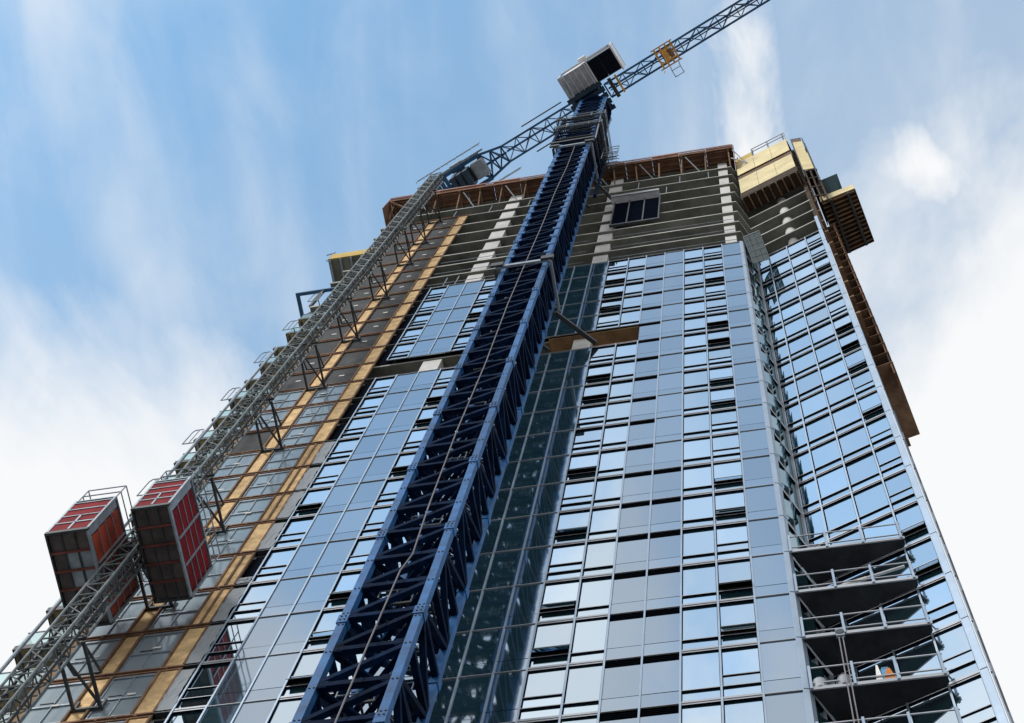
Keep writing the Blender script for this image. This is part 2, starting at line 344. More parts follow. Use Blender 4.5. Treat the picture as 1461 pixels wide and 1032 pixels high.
bays = [(-17.78, -16.75, 'w1'), (-16.75, -15.69, 'g'), (-15.69, -14.62, 'g'), (-14.62, -13.6, 'wo'), (-13.6, -12.55, 'w'), (-12.55, -11.5, 'g'),
        (-11.5, -10.45, 'g'), (-10.45, -9.40, 'g'), (-9.40, -8.40, 'g'), (-8.40, -7.44, 'g'), (-7.44, -6.29, 'wo'), (-6.29, -5.27, 'w'),
        (-5.27, -4.22, 'gl'), (-4.22, -3.16, 'gk'), (-3.16, -2.08, 'w'), (-2.08, -1.02, 'wo'), (-1.02, 0.0, 'g')]
open_R = {2, 5, 6, 8, 9, 12, 13, 15, 16}       # open hoppers read from the photograph, last window bay
open_M = {1, 2, 3, 7, 8, 11, 13, 15, 16}
open_L = {2, 7, 8, 10, 14, 15, 16}
for (u0, u1, t) in bays:
    for k in range(NK - 1):
        if k == 5 and u1 < -5.2: continue              # storey left without panels
        if t == 'w': window(FA, u0, u1, k, 'plain')
        elif t == 'w1': window(FA, u0, u1, k, 'open' if k == 11 else 'sash')
        elif t == 'wo':
            S = open_R if u0 > -3 else (open_M if u0 > -8 else open_L)
            window(FA, u0, u1, k, 'open' if k in S else 'sash')
        elif t == 'g': spandrel(FA, u0, u1, k)
        elif t == 'gl': spandrel(FA, u0, u1, k, True)
        elif t == 'gk': spandrel(FA, u0, u1, k, k >= 12)
us = sorted({b[0] for b in bays} | {0.0})
def mull(face, u, z0, z1, w=0.055, d=0.028, m='alu'):
    obj('mullion', MB().box(-w / 2, w / 2, -d, 0.0, z0, z1, m), tower, face.P(u, 0, 0), face.a)
for u in us:
    if u > -5.2: mull(FA, u, zk(NK - 1), zk(0) + 0.03)
    else:
        mull(FA, u, zk(5) + 0.003, zk(0) + 0.03); mull(FA, u, zk(NK - 1), zk(6) + 0.03)
tm = {}
for k in range(NK):
    for (a, b_) in ((-17.78, -5.27), (-5.27, 0.0)):
        obj('floor_trim', MB().box(a + .002, b_ - .002, -0.020, 0.02, -0.012, 0.014, 'alu2'), tower, FA.P(0, 0, zk(k)), 0)
# dark backing just behind the joints
for z0, z1, a, b_ in ((zk(NK - 1), zk(6), -17.78, 0.0), (zk(5) + .02, zk(0), -17.78, 0.0), (zk(6), zk(5) + .02, -5.25, 0.0)):
    for k in range(NK - 1):
        lo, hi = zk(k + 1), zk(k)
        if lo >= z0 - .1 and hi <= z1 + .1:
            obj('backing', MB().box(a, b_, FY + 0.37, FY + 0.39, lo + 0.05, hi - 0.22, 'dark'), tower)
# soffit boards of the open storey, brown on the right of the mast
obj('soffit_board', MB().box(-9.7, -5.3, FY + 0.05, FY + 2.2, zk(5) - 0.245, zk(5) - 0.205, 'insul'), tower)
obj('gap_back_wall', MB().box(-12.5, -5.28, FY + 1.7, FY + 1.75, zk(6) + .03, zk(5) - .25, 'insul'), tower)
obj('timber_kerb', MB().box(-7.5, -5.3, FY + 0.0, FY + 0.12, zk(6) + .03, zk(6) + .16, 'ledger'), tower)
# corner trim at the arris
obj('corner_trim', MB().prism([(0.003, FY - 0.05), (0.14, FY - 0.02), (0.24, FY + 0.12), (0.12, FY + 0.16), (0.003, FY + 0.02)], zk(NK - 1), zk(0) + 0.03, 'alu'), tower)
gj = MB().prism([(0.0, FY - 0.056), (0.145, FY - 0.026), (0.25, FY + 0.12), (0.10, FY + 0.1)], -0.018, 0.018, 'galvdark').mesh('corner_joint')
for k in range(NK): obj('corner_joint', gj, tower, (0, 0, zk(k)))
# ---- slot face (narrow dark return of the notch)
for k in range(NK - 1):
    z = zk(k + 1)
    f = obj('slot_window', MB().box(0.12, LS - 0.1, 0.0, 0.1, 0.0, 0.14, 'alu2', 'black').box(0.12, LS - 0.1, 0.0, 0.1, H - .1, H, 'alu2', 'black').box(0.62, 0.66, -0.02, 0.1, 0.14, H - .1, 'alu2'), tower, FS.P(0, 0, z), FS.a)
    obj('slot_pane', MB().box(0.14, 0.62, 0.06, 0.075, 0.14, H - .1, 'slotglass'), f)
    obj('slot_pane', MB().box(0.66, LS - .1, 0.06, 0.075, 0.14, H - .1, 'slotglass'), f)
    o = obj('slot_sash', MB().box(0, 0.45, -0.012, 0.012, 0, 1.5, 'slotglass'), f, (0.15, 0.0, 0.5), -0.35)
obj('corner_trim', MB().box(LS - 0.1, LS - .01, -0.05, 0.05, zk(NK - 1), zk(0), 'alu2'), tower, FS.P(0, 0, 0), FS.a)
# ---- face B
ub = [0.02, 0.69, 1.80, 2.93, LB - 0.12]
for k in range(-0, NK - 1):
    for i in range(4):
        kind = 'plain'
        if i == 3: kind = 'open' if k in (2, 6, 7, 8, 10, 14, 15, 19) else 'sash'
        window(FB, ub[i], ub[i + 1], k, kind)
for u in ub: mull(FB, u, zk(NK - 1), zk(0) + .03)
for k in range(NK):
    obj('floor_trim', MB().box(0.03, LB - 0.13, -0.022, 0.02, -0.03, 0.03, 'alu2', 'black'), tower, FB.P(0, 0, zk(k)), FB.a)
    obj('corner_joint', MB().box(LB - .118, LB + .08, -0.066, 0.02, -0.018, 0.018, 'galvdark'), tower, FB.P(0, 0, zk(k)), FB.a)
for k in range(NK - 1):
    obj('backing', MB().box(0.05, LB - .1, 0.37, 0.39, 0.05, H - 0.22, 'dark'), tower, FB.P(0, 0, zk(k + 1)), FB.a)
obj('corner_trim', MB().box(LB - 0.115, LB + 0.07, -0.06, 0.10, zk(NK - 1), zk(0) + 3.6, 'alu'), tower, FB.P(0, 0, 0), FB.a)
obj('corner_post', MB().box(LB - 0.10, LB + 0.16, 0.02, 0.9, zk(0) + .05, 121, 'scrim'), tower, FB.P(0, 0, 0), FB.a)
# ---- right side wall: brown boards above, panels below
for i, k in enumerate(range(-9, NK - 1)):
    if k < 0:
        zs = [118.25, 115.15, 111.85, 108.55, 105.25, 102.1, 99.05, 96.1, 93.215]
        if k == -9: continue
        zt, zb = zs[k + 8], zs[k + 9] if k + 9 < len(zs) else zk(0)
    else: zt, zb = zk(k), zk(k + 1)
    brown = k < 6.5
    n = 5; seg = LR / n
    for j in range(n):
        if brown:
            obj('sheathing_board', MB().box(j * seg + .02, (j + 1) * seg - .02, -0.02 - .01 * (j % 2), 0.02, zb + .06, zt - .26, 'scrim'), tower, FR.P(0, 0, 0), FR.a)
        elif j < 4:
            obj('side_panel', MB().box(j * seg + .02, (j + 1) * seg - .02, 0.0, 0.04, zb + .05, zt - .05, 'alu2' if j % 2 else 'spandrel'), tower, FR.P(0, 0, 0), FR.a)
    if brown:
        obj('ledger', MB().box(0.05, LR, -0.22, 0.0, zt - .28, zt - .06, 'timber'), tower, FR.P(0, 0, 0), FR.a)
    else:
        obj('side_ledge', MB().box(3.2, LR - 1.8, -0.07, 0.0, zt - .3, zt + .55, 'alu2'), tower, FR.P(0, 0, 0), FR.a)
# ---- balconies in the notch
pol = [(0.18, FY - 0.02), (3.58, FY - 0.02), (3.58, FY + 0.24), (0.86, FY + 1.15)]
for k in range(15, NK):
    z = zk(k)
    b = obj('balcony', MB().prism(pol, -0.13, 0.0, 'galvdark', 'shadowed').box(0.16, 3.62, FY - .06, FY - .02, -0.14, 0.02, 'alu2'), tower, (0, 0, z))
    for x in (0.2, 1.30, 2.38, 3.52): obj('post', MB().box(x - .035, x + .035, FY - .10, FY - .062, -0.12, 1.12, 'alu'), b)
    for zz_ in (1.06, 0.22): obj('rail', MB().box(0.2, 3.6, FY - .062, FY - .03, zz_ - .022, zz_ + .022, 'alu2'), b)
    obj('top_rail', MB().box(3.52, 3.56, FY - .06, FY + 0.2, 1.04, 1.08, 'alu2'), b)
# ---- left uninstalled bays: sheathing strips, boards, framed windows, ledgers
lv = UP[1:] + [zk(k) for k in range(NK)]
dark_strip = set(range(-1, 10))
fw_frame = MB()
for (x0, x1, z0, z1) in ((0, 1, 0, .04), (0, 1, .96, 1), (0, .025, .04, .96), (.975, 1, .04, .96), (.49, .51, .04, .96), (.025, .49, .44, .47), (.51, .975, .44, .47)):
    fw_frame.box(x0, x1, -0.03, 0.05, z0, z1, 'galv')
fw_frame = fw_frame.mesh('framed_window')
fw_pane = MB().box(0, 1, 0.015, 0.03, 0, 1, 'oldglass').mesh('pane')
bd = MB().box(0, 1, 0.02, 0.05, 0, 1, 'board').mesh('membrane_board')
tg = MB().box(-.13, .13, -0.012, 0.0, -.07, .07, 'tag').mesh('paper_label')
ob = MB().box(0, 1, 0.0, 0.04, 0, 1, 'osb').mesh('plywood_strip')
lg = MB().box(-22.75, -18.32, -0.045, 0.03, -0.065, 0.02, 'ledger').mesh('ledger')
lg2 = MB().box(-22.75, -18.32, -0.03, 0.03, -0.24, -0.18, 'ledger').mesh('ledger')
td = MB().box(0, 0.07, -0.06, 0.03, 0, 1, 'timber').mesh('timber_stud')
for i in range(len(lv) - 1):
    zt, zb = lv[i], lv[i + 1]; k = i - 7 + 0          # k = 0 is the storey under Z0
    kk = i - 7
    h = zt - zb
    obj('ledger', lg, tower, FA.P(0, 0, zt)); obj('ledger', lg2, tower, FA.P(0, 0, zt))
    for x in (-22.0, -20.1, -19.5, -18.9):
        if random.random() < 0.7: obj('ledger_cleat', MB().box(x, x + .08, -0.06, 0.03, -0.168, -0.082, 'timber'), tower, FA.P(0, 0, zt))
    # plywood strips
    obj('plywood_strip', ob, tower, FA.P(-18.98, 0, zb + .03), 0, (0.60, 1, h - .30))
    obj('plywood_strip', ob, tower, FA.P(-21.10, 0.02, zb + .03), 0, (0.52, 1, h - .30))
    for x in ((-19.06, -18.38) + ((-18.72,) if kk in (9, 10, 11, 13, 14) else ())): obj('timber_stud', td, tower, FA.P(x, 0, zb + .03), 0, (1, 1, h - .30))
    for x in (-21.19, -20.58): obj('timber_stud', td, tower, FA.P(x, 0, zb + .03), 0, (1, 1, h - .30))
    for (x0, x1, right) in ((-20.48, -19.08, True), (-22.65, -21.21, False)):
        isboard = (kk <= 5) if right else (kk <= 5 or kk == 8)
        w = x1 - x0
        if isboard:
            b = obj('membrane_board', bd, tower, FA.P(x0, 0.02, zb + .05), 0, (w, 1, h - .33))
            if random.random() < 0.85:
                b2 = obj('paper_label', tg, b, (0.5 + random.uniform(-.06, .06), 0.018, 0.55 + random.uniform(-.1, .1)), 0, (1 / w, 1, 1 / (h - .33)))
        else:
            f = obj('framed_window', fw_frame, tower, FA.P(x0, 0.03, zb + .05), 0, (w, 1, h - .33))
            for a in (0.025, 0.51):
                for c0, c1 in ((.04, .44), (.47, .96)):
                    p = obj('pane', fw_pane, f, (a, 0, c0), 0, (0.465, 1, c1 - c0)); tilt(p, 0.004)
            if random.random() < .8:
                obj('paper_label', tg, f, (0.5 + random.uniform(-.2, .2), -0.03, 0.5 + random.uniform(-.08, .08)), 0, (1 / w, 1, .7 / (h - .33)))
                obj('lifting_bar', MB().box(0.2, 0.5, -0.06, -0.03, .50, .515, 'galvdark'), f)
    # dark open strip beside the first window bay
    if kk >= 0 and kk != 5:
        obj('cavity_board', MB().box(-18.30, -17.82, 0.16, 0.2, zb + .05, zt - .2, 'louvre'), tower, FA.P(0, 0, 0))
        obj('cavity_ledge', MB().box(-18.30, -17.80, -0.02, 0.16, zt - .06, zt - .0, 'galvdark'), tower, FA.P(0, 0, 0))
# ---- left balconies
for k in range(1, NK - 1):
    z = zk(k)
    b = obj('balcony', MB().box(-25.0, -23.02, FY, FY + 2.6, -0.2, 0.0, 'concrete', 'olive').box(-24.9, -24.8, FY + .1, FY + 2.5, -0.26, -0.202, 'galvdark').box(-25.03, -23.02, FY - 0.03, FY - .003, -0.24, 0.06, 'galvdark').box(-25.03, -25.003, FY, FY + 2.6, -0.24, 0.06, 'galvdark'), tower, (0, 0, z))
    if k not in (3, 5):
        obj('glass_panel', MB().box(-24.99, -24.0, FY + .02, FY + .035, 0.08, 1.1, 'rail_glass'), b)
        obj('glass_panel', MB().box(-23.98, -23.05, FY + .02, FY + .035, 0.08, 1.1, 'rail_glass'), b)
        obj('glass_panel', MB().box(-24.99, -24.975, FY + .05, FY + 2.6, 0.08, 1.1, 'rail_glass'), b)
        obj('rail', MB().box(-25.02, -23.02, FY + .0, FY + .05, 1.1, 1.14, 'galv'), b)
obj('side_wall', MB().box(-23.0, -22.68, FY + .02, FY + 0.3, zk(NK - 1), 115, 'insul'), tower)
obj('side_wall', MB().box(-22.98, -22.9, FY + .3, 41, GZ, 118, 'concrete'), tower)
# storeys under the frame
obj('podium_wall', MB().prism(inset(outline, 0.25), GZ, zk(NK - 1) - 0.3, 'spandrel'), tower)
for k in range(NK - 1, NK + 10):
    if zk(k) > GZ + 1: obj('podium_band', MB().prism(inset(outline, 0.12), zk(k) - .24, zk(k) - .02, 'alu2'), tower)
# ------------------------------------------------------------------ formwork on the roof
fw = empty('roof_formwork', 'reddish brown timber slab formwork overhanging the front edge of the tower roof', 'formwork', (-12, FY, 120.9))
def fwo(n, mb): 
    return obj(n, mb, fw, (12, -FY, -120.9))
for i in range(13):
    a = -24.9 + i * 1.95; b_ = min(a + 1.93, 0.45)
    up = 0.0 + 0.18 * ((i % 3) == 1)
    fwo('plywood_sheet', MB().box(a, b_, 19.35 + .03 * (i % 2), 22.6, 121.32 + .0 + up * .2, 121.36 + up * .2, 'form'))
    fwo('edge_board', MB().box(a, b_, 19.28, 19.33, 121.30, 121.52 + up, 'formedge'))
    fwo('skirt_board', MB().quadbox([(a, 19.45, 121.05), (b_, 19.45, 121.05), (b_, 19.50, 121.05), (a, 19.50, 121.05), (a, 19.36, 121.29), (b_, 19.36, 121.29), (b_, 19.41, 121.29), (a, 19.41, 121.29)], 'form'))
for y in (19.62, 20.0, 20.38, 20.8, 21.3, 21.8):
    for a, b_ in ((-24.9, -17.2), (-17.15, -9.4), (-9.35, 0.4)):
        fwo('joist', MB().box(a, b_, y - .04, y + .04, 121.12, 121.30, 'timber'))
for i in range(16):
    x = -24.6 + i * 1.64 + random.uniform(-.1, .1)
    fwo('bearer', MB().box(x - .06, x + .06, 19.5, 22.3, 120.92, 121.11, 'timber'))
    fwo('raker', MB().beam((x, 19.75, 120.9), (x + random.uniform(-.1, .1), 20.36, 118.35), 0.09, 'timber', 0.14))
    if i % 2: fwo('raker', MB().beam((x + .3, 19.6, 120.9), (x + 1.3, 20.5, 118.6), 0.06, 'galv', 0.06))
    fwo('prop', MB().tube((x, 20.7, 118.26), (x, 20.7, 120.9), 0.04, 'galv', 6))
fwo('end_board', MB().box(-25.0, -24.95, 19.4, 22.5, 118.3, 121.6, 'form'))
fwo('end_brace', MB().beam((-24.9, 19.5, 121.0), (-23.0, 19.9, 118.6), 0.1, 'timber', .14))
fwo('end_board', MB().quadbox([(0.45, 20.1, 118.6), (0.5, 20.1, 118.6), (0.5, 22.4, 118.6), (0.45, 22.4, 118.6), (0.45, 19.36, 121.7), (0.5, 19.36, 121.7), (0.5, 22.4, 121.7), (0.45, 22.4, 121.7)], 'form'))
fwo('edge_bar', MB().tube((0.2, 19.9, 119.3), (1.3, 20.3, 118.7), 0.05, 'white', 6))
for i in range(22):
    x = -24.8 + i * 1.2
    if x < 0.4: fwo('upstand', MB().tube((x, 19.38, 121.6), (x, 19.38, 121.6 + random.uniform(.25, .8)), 0.02, 'galv', 5))
for a, b_ in ((-24.8, -19), (-8.8, 0.3)): fwo('edge_rail', MB().tube((a, 19.38, 122.15), (b_, 19.38, 122.15), 0.018, 'galv', 5))
# ------------------------------------------------------------------ yellow protection platforms
def plat_main():
    t = empty('protection_platform', 'large pale yellow two tier edge protection platform above the bare concrete corner storeys', 'platform', FB.P(2, -0.9, 107.3), 'edge protection platforms')
    t.rotation_euler[2] = FB.a
    q = lambda n, mb: obj(n, mb, t, (-2, 0.9, -107.3))
    for a, b_ in ((0.0, 1.3), (1.32, 2.6), (2.62, 3.9)):
        q('lower_screen', MB().box(a, b_, -0.93 + .012 * (a > 1), -0.89, 109.15, 114.45, 'yellow'))
        q('upper_screen', MB().box(a, b_, -0.95 + .012 * (a > 1), -0.91, 116.0, 120.9, 'yellow'))
    q('ledge', MB().box(-0.05, 3.95, -0.84, -0.5, 114.5, 115.95, 'timber'))
    q('ochre_screen', MB().box(0.0, 1.25, -0.94, -0.9, 120.92, 122.6, 'yellow2'))
    q('deck', MB().box(-0.05, 3.95, -0.98, -0.02, 107.25, 107.37, 'scrim'))
    q('deck', MB().box(-0.05, 3.95, -0.87, -0.02, 120.3, 120.42, 'scrim'))
    for i in range(9): q('deck_joist', MB().box(0.0 + i * .47, 0.08 + i * .47, -0.96, -0.04, 107.05, 107.248, 'timber'))
    q('fascia', MB().box(-0.05, 3.95, -0.99, -0.94, 107.3, 109.1, 'scrim'))
    for i in range(4): q('upright', MB().box(0.1 + i * 1.2, 0.18 + i * 1.2, -0.86, -0.76, 107.4, 123.9, 'galvdark'))
    for z in (122.6, 123.8): q('rail', MB().tube((1.25, -0.92, z), (3.95, -0.92, z), 0.035, 'galv', 6))
    for x in (1.3, 2.6, 3.9): q('rail_post', MB().tube((x, -0.92, 120.9), (x, -0.92, 123.85), 0.035, 'galv', 6))
plat_main()
t = empty('protection_platform', 'narrow pale yellow screen panel standing at the right of the large yellow platform', 'platform', (5.05, 20.0, 110), 'edge protection platforms')
q = lambda n, mb: obj(n, mb, t, (-5.05, -20.0, -110))
q('lower_screen', MB().box(4.72, 5.42, 19.95, 20.0, 110.6, 116.9, 'yellow')); q('upper_screen', MB().box(4.70, 5.36, 19.96, 20.0, 117.0, 122.2, 'yellow'))
q('upright', MB().box(4.64, 4.70, 19.93, 20.02, 108, 123.6, 'galvdark')); q('upright', MB().box(5.43, 5.49, 19.93, 20.02, 106, 123.4, 'galvdark'))
q('deck', MB().box(4.7, 5.6, 20.01, 21.2, 110.4, 110.55, 'scrim')); q('rail', MB().tube((4.7, 19.97, 123.6), (5.4, 19.97, 123.6), 0.04, 'galv', 6))
q('rail_screen', MB().box(4.72, 5.36, 19.97, 19.99, 122.25, 123.3, 'timber'))
q('side_screen', MB().box(5.50, 5.54, 20.0, 22.6, 104.6, 121.5, 'scrim'))
for z in (101.5, 104.5, 107.5): q('frame_bar', MB().box(4.7, 5.5, 20.0, 20.08, z, z + .2, 'scrim'))
for x in (4.75, 5.1, 5.45): q('frame_bar', MB().box(x, x + .1, 20.02, 20.10, 100, 110.3, 'scrim'))
# cantilevered platform on the right side
t = empty('loading_platform', 'dark brown timber loading platform with a pale yellow front board jutting from the right side', 'platform', (6.4, 22, 104))
q = lambda n, mb: obj(n, mb, t, (-6.4, -22, -104))
c1, c2, c3, c4 = Vector((5.25, 20.95, 104)), Vector((7.38, 20.45, 104)), Vector((8.15, 23.85, 104)), Vector((6.0, 24.5, 104))
q('deck', MB().prism([(c.x, c.y) for c in (c1, c2, c3, c4)], 104.0, 104.12, 'scrim'))
q('front_board', MB().quadbox([c1 + Vector((0, -.06, 0)), c2 + Vector((0, -.06, 0)), c2, c1, c1 + Vector((0, -.06, 1.3)), c2 + Vector((0, -.06, 1.3)), c2 + Vector((0, 0, 1.3)), c1 + Vector((0, 0, 1.3))], 'yellow'))
for i in range(13):
    s = (i + .4) / 13; a = c1.lerp(c4, s); b_ = c2.lerp(c3, s)
    q('joist', MB().beam(a + Vector((.05, 0, -.1)), b_ + Vector((-.05, 0, -.1)), 0.08, 'timber', 0.17))
for s in (0.28, 0.78):
    q('bearer', MB().beam(c1.lerp(c2, s) + Vector((0, 0, -.29)), c4.lerp(c3, s) + Vector((0, 0, -.29)), 0.14, 'galvdark', 0.2))
q('side_board', MB().beam(c2 + Vector((0, 0, .3)), c3 + Vector((0, 0, .3)), 0.05, 'scrim', 0.9))
q('back_board', MB().beam(c3 + Vector((0, 0, .3)), c4 + Vector((0, 0, .3)), 0.05, 'scrim', 0.9))
tag(obj('debris_net', MB().quadbox([(5.35, 21.25, 105.4), (6.5, 20.9, 105.4), (6.5, 20.92, 105.4), (5.35, 21.27, 105.4), (5.45, 20.9, 110.6), (6.85, 20.6, 110.9), (6.85, 20.62, 110.9), (5.45, 20.92, 110.6)], 'net')
    .quadbox([(6.5, 20.9, 105.4), (7.0, 22.6, 105.4), (7.0, 22.6, 105.42), (6.5, 20.92, 105.4), (6.85, 20.6, 110.9), (7.2, 22.4, 108.4), (7.2, 22.42, 108.4), (6.85, 20.62, 110.9)], 'net')),
    'dark teal debris netting hung above the brown platform on the right', 'net')
# screens running down the right side
t = empty('climbing_screen', 'tall narrow brown timber screen running down the right side wall below the loading platform', 'screen', (5.9, 23.4, 68))
z = 100.5
while z > 70.5:
    o = FR.P(3.0, -0.02, 0)
    for j in range(3):
        u = 1.6 + j * 1.15
        w = 1.12 if z > 73.5 else (1.12 if j < 1 else 0)
        if w: obj('screen_board', MB().box(u, u + w, -0.66, -0.60, z - 1.42, z, 'form' if (j + int(z)) % 3 else 'scrim'), t, tuple(Vector(FR.P(0, 0, 0)) - Vector((5.9, 23.4, 68))), FR.a)
    obj('screen_rail', MB().box(1.55, 5.1, -0.74, -0.0, z + .01, z + .09, 'timber'), t, tuple(Vector(FR.P(0, 0, 0)) - Vector((5.9, 23.4, 68))), FR.a)
    z -= 1.55
# left platforms
t = empty('cantilever_platform', 'small platform with a bright yellow front board on the left edge of the upper storeys', 'platform', (-25.5, 20.2, 105))
q = lambda n, mb: obj(n, mb, t, (25.5, -20.2, -105))
q('front_board', MB().box(-26.4, -23.3, 19.98, 20.03, 105.1, 106.5, 'yellow2')); q('deck', MB().box(-26.4, -22.9, 20.03, 22.2, 105.1, 105.25, 'concrete', 'soffit'))
for i in range(5): q('joist', MB().box(-26.3 + i * .7, -26.2 + i * .7, 20.05, 22.15, 104.9, 105.097, 'galv'))
q('post', MB().tube((-26.38, 20.0, 104.6), (-26.38, 20.0, 107.3), 0.04, 'galv', 6)); q('handle_bar', MB().tube((-26.8, 20.0, 106.6), (-26.3, 20.0, 107.0), 0.04, 'galv', 6))
t = empty('bracket_frame', 'blue grey steel cantilever bracket frame projecting from the left edge of the tower', 'bracket', (-25.5, 20.3, 97))
q = lambda n, mb: obj(n, mb, t, (25.5, -20.3, -97))
q('front_beam', MB().box(-26.75, -23.2, 20.2, 20.4, 96.9, 97.1, 'jib')); q('side_beam', MB().box(-26.75, -26.55, 20.4, 22.6, 96.9, 97.1, 'jib'))
q('back_beam', MB().box(-26.55, -23.2, 21.6, 21.75, 96.9, 97.1, 'jib')); q('diagonal', MB().beam((-26.6, 21.7, 97), (-23.4, 20.4, 97), 0.07, 'galv'))
q('post', MB().box(-25.1, -24.95, 20.25, 20.4, 93.2, 96.9, 'galvdark'))
# extra overhanging slabs at the upper left
for i, (z, x) in enumerate(((115.15, -24.7), (111.85, -24.6), (108.55, -24.5), (102.1, -24.8), (99.05, -25), (93.2, -25))):
    b = obj('balcony', MB().box(x, -23.02, FY + .05, FY + 2.6, -0.22, 0, 'concrete', 'soffit').box(x - .03, -23.02, FY + .01, FY + .047, -.24, .06, 'concrete'), tower, (0, 0, z))
# ------------------------------------------------------------------ screens and odd things on the front
t = empty('hoarding_screen', 'black framed opening with three dark bays and a white canopy in the concrete storeys', 'screen', (-6.4, 20.1, 102.5))
q = lambda n, mb: obj(n, mb, t, (6.4, -20.1, -102.5))
for i in range(3): q('dark_bay', MB().box(-7.7 + i * 1.0, -6.78 + i * 1.0, 20.14, 20.18, 102.8, 109.8, 'black'))  # black sheets put in for the shade inside the opening
for i in range(4): q('frame_post', MB().box(-7.78 + i * 1.0, -7.70 + i * 1.0, 20.06, 20.18, 102.5, 109.9, 'galvdark'))
q('frame_rail', MB().box(-7.8, -4.65, 20.05, 20.2, 102.35, 102.6, 'galvdark'))
q('canopy', MB().box(-7.95, -4.75, 19.72, 20.25, 109.95, 110.1, 'white')); q('canopy_board', MB().box(-7.95, -4.75, 19.66, 19.71, 109.9, 110.45, 'greypaint'))
t = empty('wire_screen', 'grey wire mesh screen bridging the notch above the corner glazing', 'screen', (0.8, 20.4, 90))
q = lambda n, mb: obj(n, mb, t, (-0.8, -20.4, -90))
W = [Vector((0.22, 20.32, 94.3)), Vector((1.15, 20.36, 95.6)), Vector((1.42, 20.40, 88.2)), Vector((0.55, 20.36, 87.6))]
for i in range(3):
    for j in range(5):
        a0, a1 = i / 3 + .01, (i + 1) / 3 - .01; s0, s1 = j / 5 + .008, (j + 1) / 5 - .008
        f = lambda a, s: W[0].lerp(W[1], a).lerp(W[3].lerp(W[2], a), s)
        ps = [f(a0, s1), f(a1, s1), f(a1, s0), f(a0, s0)]
        q('mesh_panel', MB().quadbox(ps + [p + Vector((0, .015, 0)) for p in ps], 'wire'))
q('top_rail', MB().beam(W[0], W[1], 0.06, 'galv')); q('side_rail', MB().beam(W[1], W[2], 0.05, 'galvdark')); q('side_rail', MB().beam(W[0], W[3], 0.05, 'galvdark'))
# pole, rope and things on the balconies
tag(obj('light_pole', MB().tube((0.62, 20.75, 45.9), (3.40, 20.55, 46.7), 0.05, 'white', 8).tube((1.55, 20.68, 46.15), (2.25, 20.63, 46.35), 0.065, 'tag', 8)), 'white pole lying diagonally under the topmost notch balcony', 'pole')
rp = empty('hanging_rope', 'pair of pale ropes hanging down over the balcony railings from a pulley', 'rope', (1.1, FY - .15, zk(17)))
obj('rope_strand', MB().tube((1.12, FY - .16, 28), (1.22, FY - .15, zk(17) - .1), 0.018, 'rope', 5), rp, (-1.1, -FY + .15, -zk(17)))
obj('rope_strand', MB().tube((1.0, FY - .16, 28), (1.12, FY - .15, zk(17) - .1), 0.018, 'rope', 5), rp, (-1.1, -FY + .15, -zk(17)))
obj('pulley', MB().box(1.05, 1.28, FY - .2, FY - .11, zk(17) - .5, zk(17) - .1, 'galv').tube((1.16, FY - .22, zk(17) - .3), (1.16, FY - .09, zk(17) - .3), .12, 'galvdark', 12), rp, (-1.1, -FY + .15, -zk(17)))
def lathe(name, prof, m, n=14, handle=None):
    b = MB(); b.mid(m)
    for r, z in prof:
        for i in range(n): b.v.append((r * math.cos(2 * PI * i / n), r * math.sin(2 * PI * i / n), z))
    for j in range(len(prof) - 1):
        for i in range(n):
            i2 = (i + 1) % n; b.f.append((j * n + i, j * n + i2, (j + 1) * n + i2, (j + 1) * n + i)); b.mi.append(0)
    b.f.append(tuple(range(n))[::-1]); b.mi.append(0)
    return b
bp = [(0.14, 0), (0.15, 0.02), (0.18, 0.36), (0.19, 0.38), (0.18, 0.385), (0.165, 0.37), (0.14, 0.05)]
t = tag(obj('bucket', lathe('bucket', bp, 'greypaint'), None, (1.05, FY + .05, zk(18) + .003)), 'white bucket next to the post on the second lowest balcony', 'bucket', 'buckets on the balcony')
t = tag(obj('bucket', lathe('bucket', bp, 'greypaint'), None, (0.42, FY + .06, zk(18) + .003)), 'white bucket in the left corner of the second lowest balcony', 'bucket', 'buckets on the balcony')
t = empty('work_bundle', 'orange and blue wrapped bundle leaning behind the railing of the lower balcony', 'bundle', (2.12, FY + .08, zk(18)))
def cone(b, w, d, h, m, dx=0):
    return b.quadbox([(dx - w, -d, 0), (dx + w, -d, 0), (dx + w, d, 0), (dx - w, d, 0), (dx - w * .25, -d * .3, h), (dx + w * .25, -d * .3, h), (dx + w * .25, d * .3, h), (dx - w * .25, d * .3, h)], m)
obj('tarpaulin', cone(MB(), 0.32, 0.06, 0.98, 'bluecloth'), t, (0, 0.05, .004)); obj('cloth', cone(MB(), 0.16, 0.05, 0.7, 'orange', .05), t, (0.02, -0.06, .006))
obj('wrap', cone(MB(), 0.09, 0.05, 0.95, 'tag', -.2), t, (0, -0.055, .005))
# plastic film on the dark strip
def film(k, h0, seed, lab):
    rnd = random.Random(seed); b = MB(); b.mid('film'); nx, nz = 6, 12; wob = [abs(math.sin(j * rnd.uniform(.25, .6) + seed)) for j in range(14)]
    for j in range(nz + 1):
        for i in range(nx + 1):
            x = -18.32 + (0.54 - 0.07 * wob[j]) * i / nx + rnd.uniform(-.03, .03); zz = zk(k + 1) + 0.05 + h0 * j / nz
            b.v.append((x, FY - 0.03 - 0.05 * rnd.random() * math.sin(PI * j / nz + .2), zz))
    n = nx + 1
    for j in range(nz):
        for i in range(nx):
            b.f.append((j * n + i, j * n + i + 1, (j + 1) * n + i + 1, (j + 1) * n + i)); b.mi.append(0)
    o = obj('plastic_sheet', b); tag(o, lab, 'plastic sheet', 'plastic sheets beside the plywood strip')
    md = o.modifiers.new('thick', 'SOLIDIFY'); md.thickness = 0.004
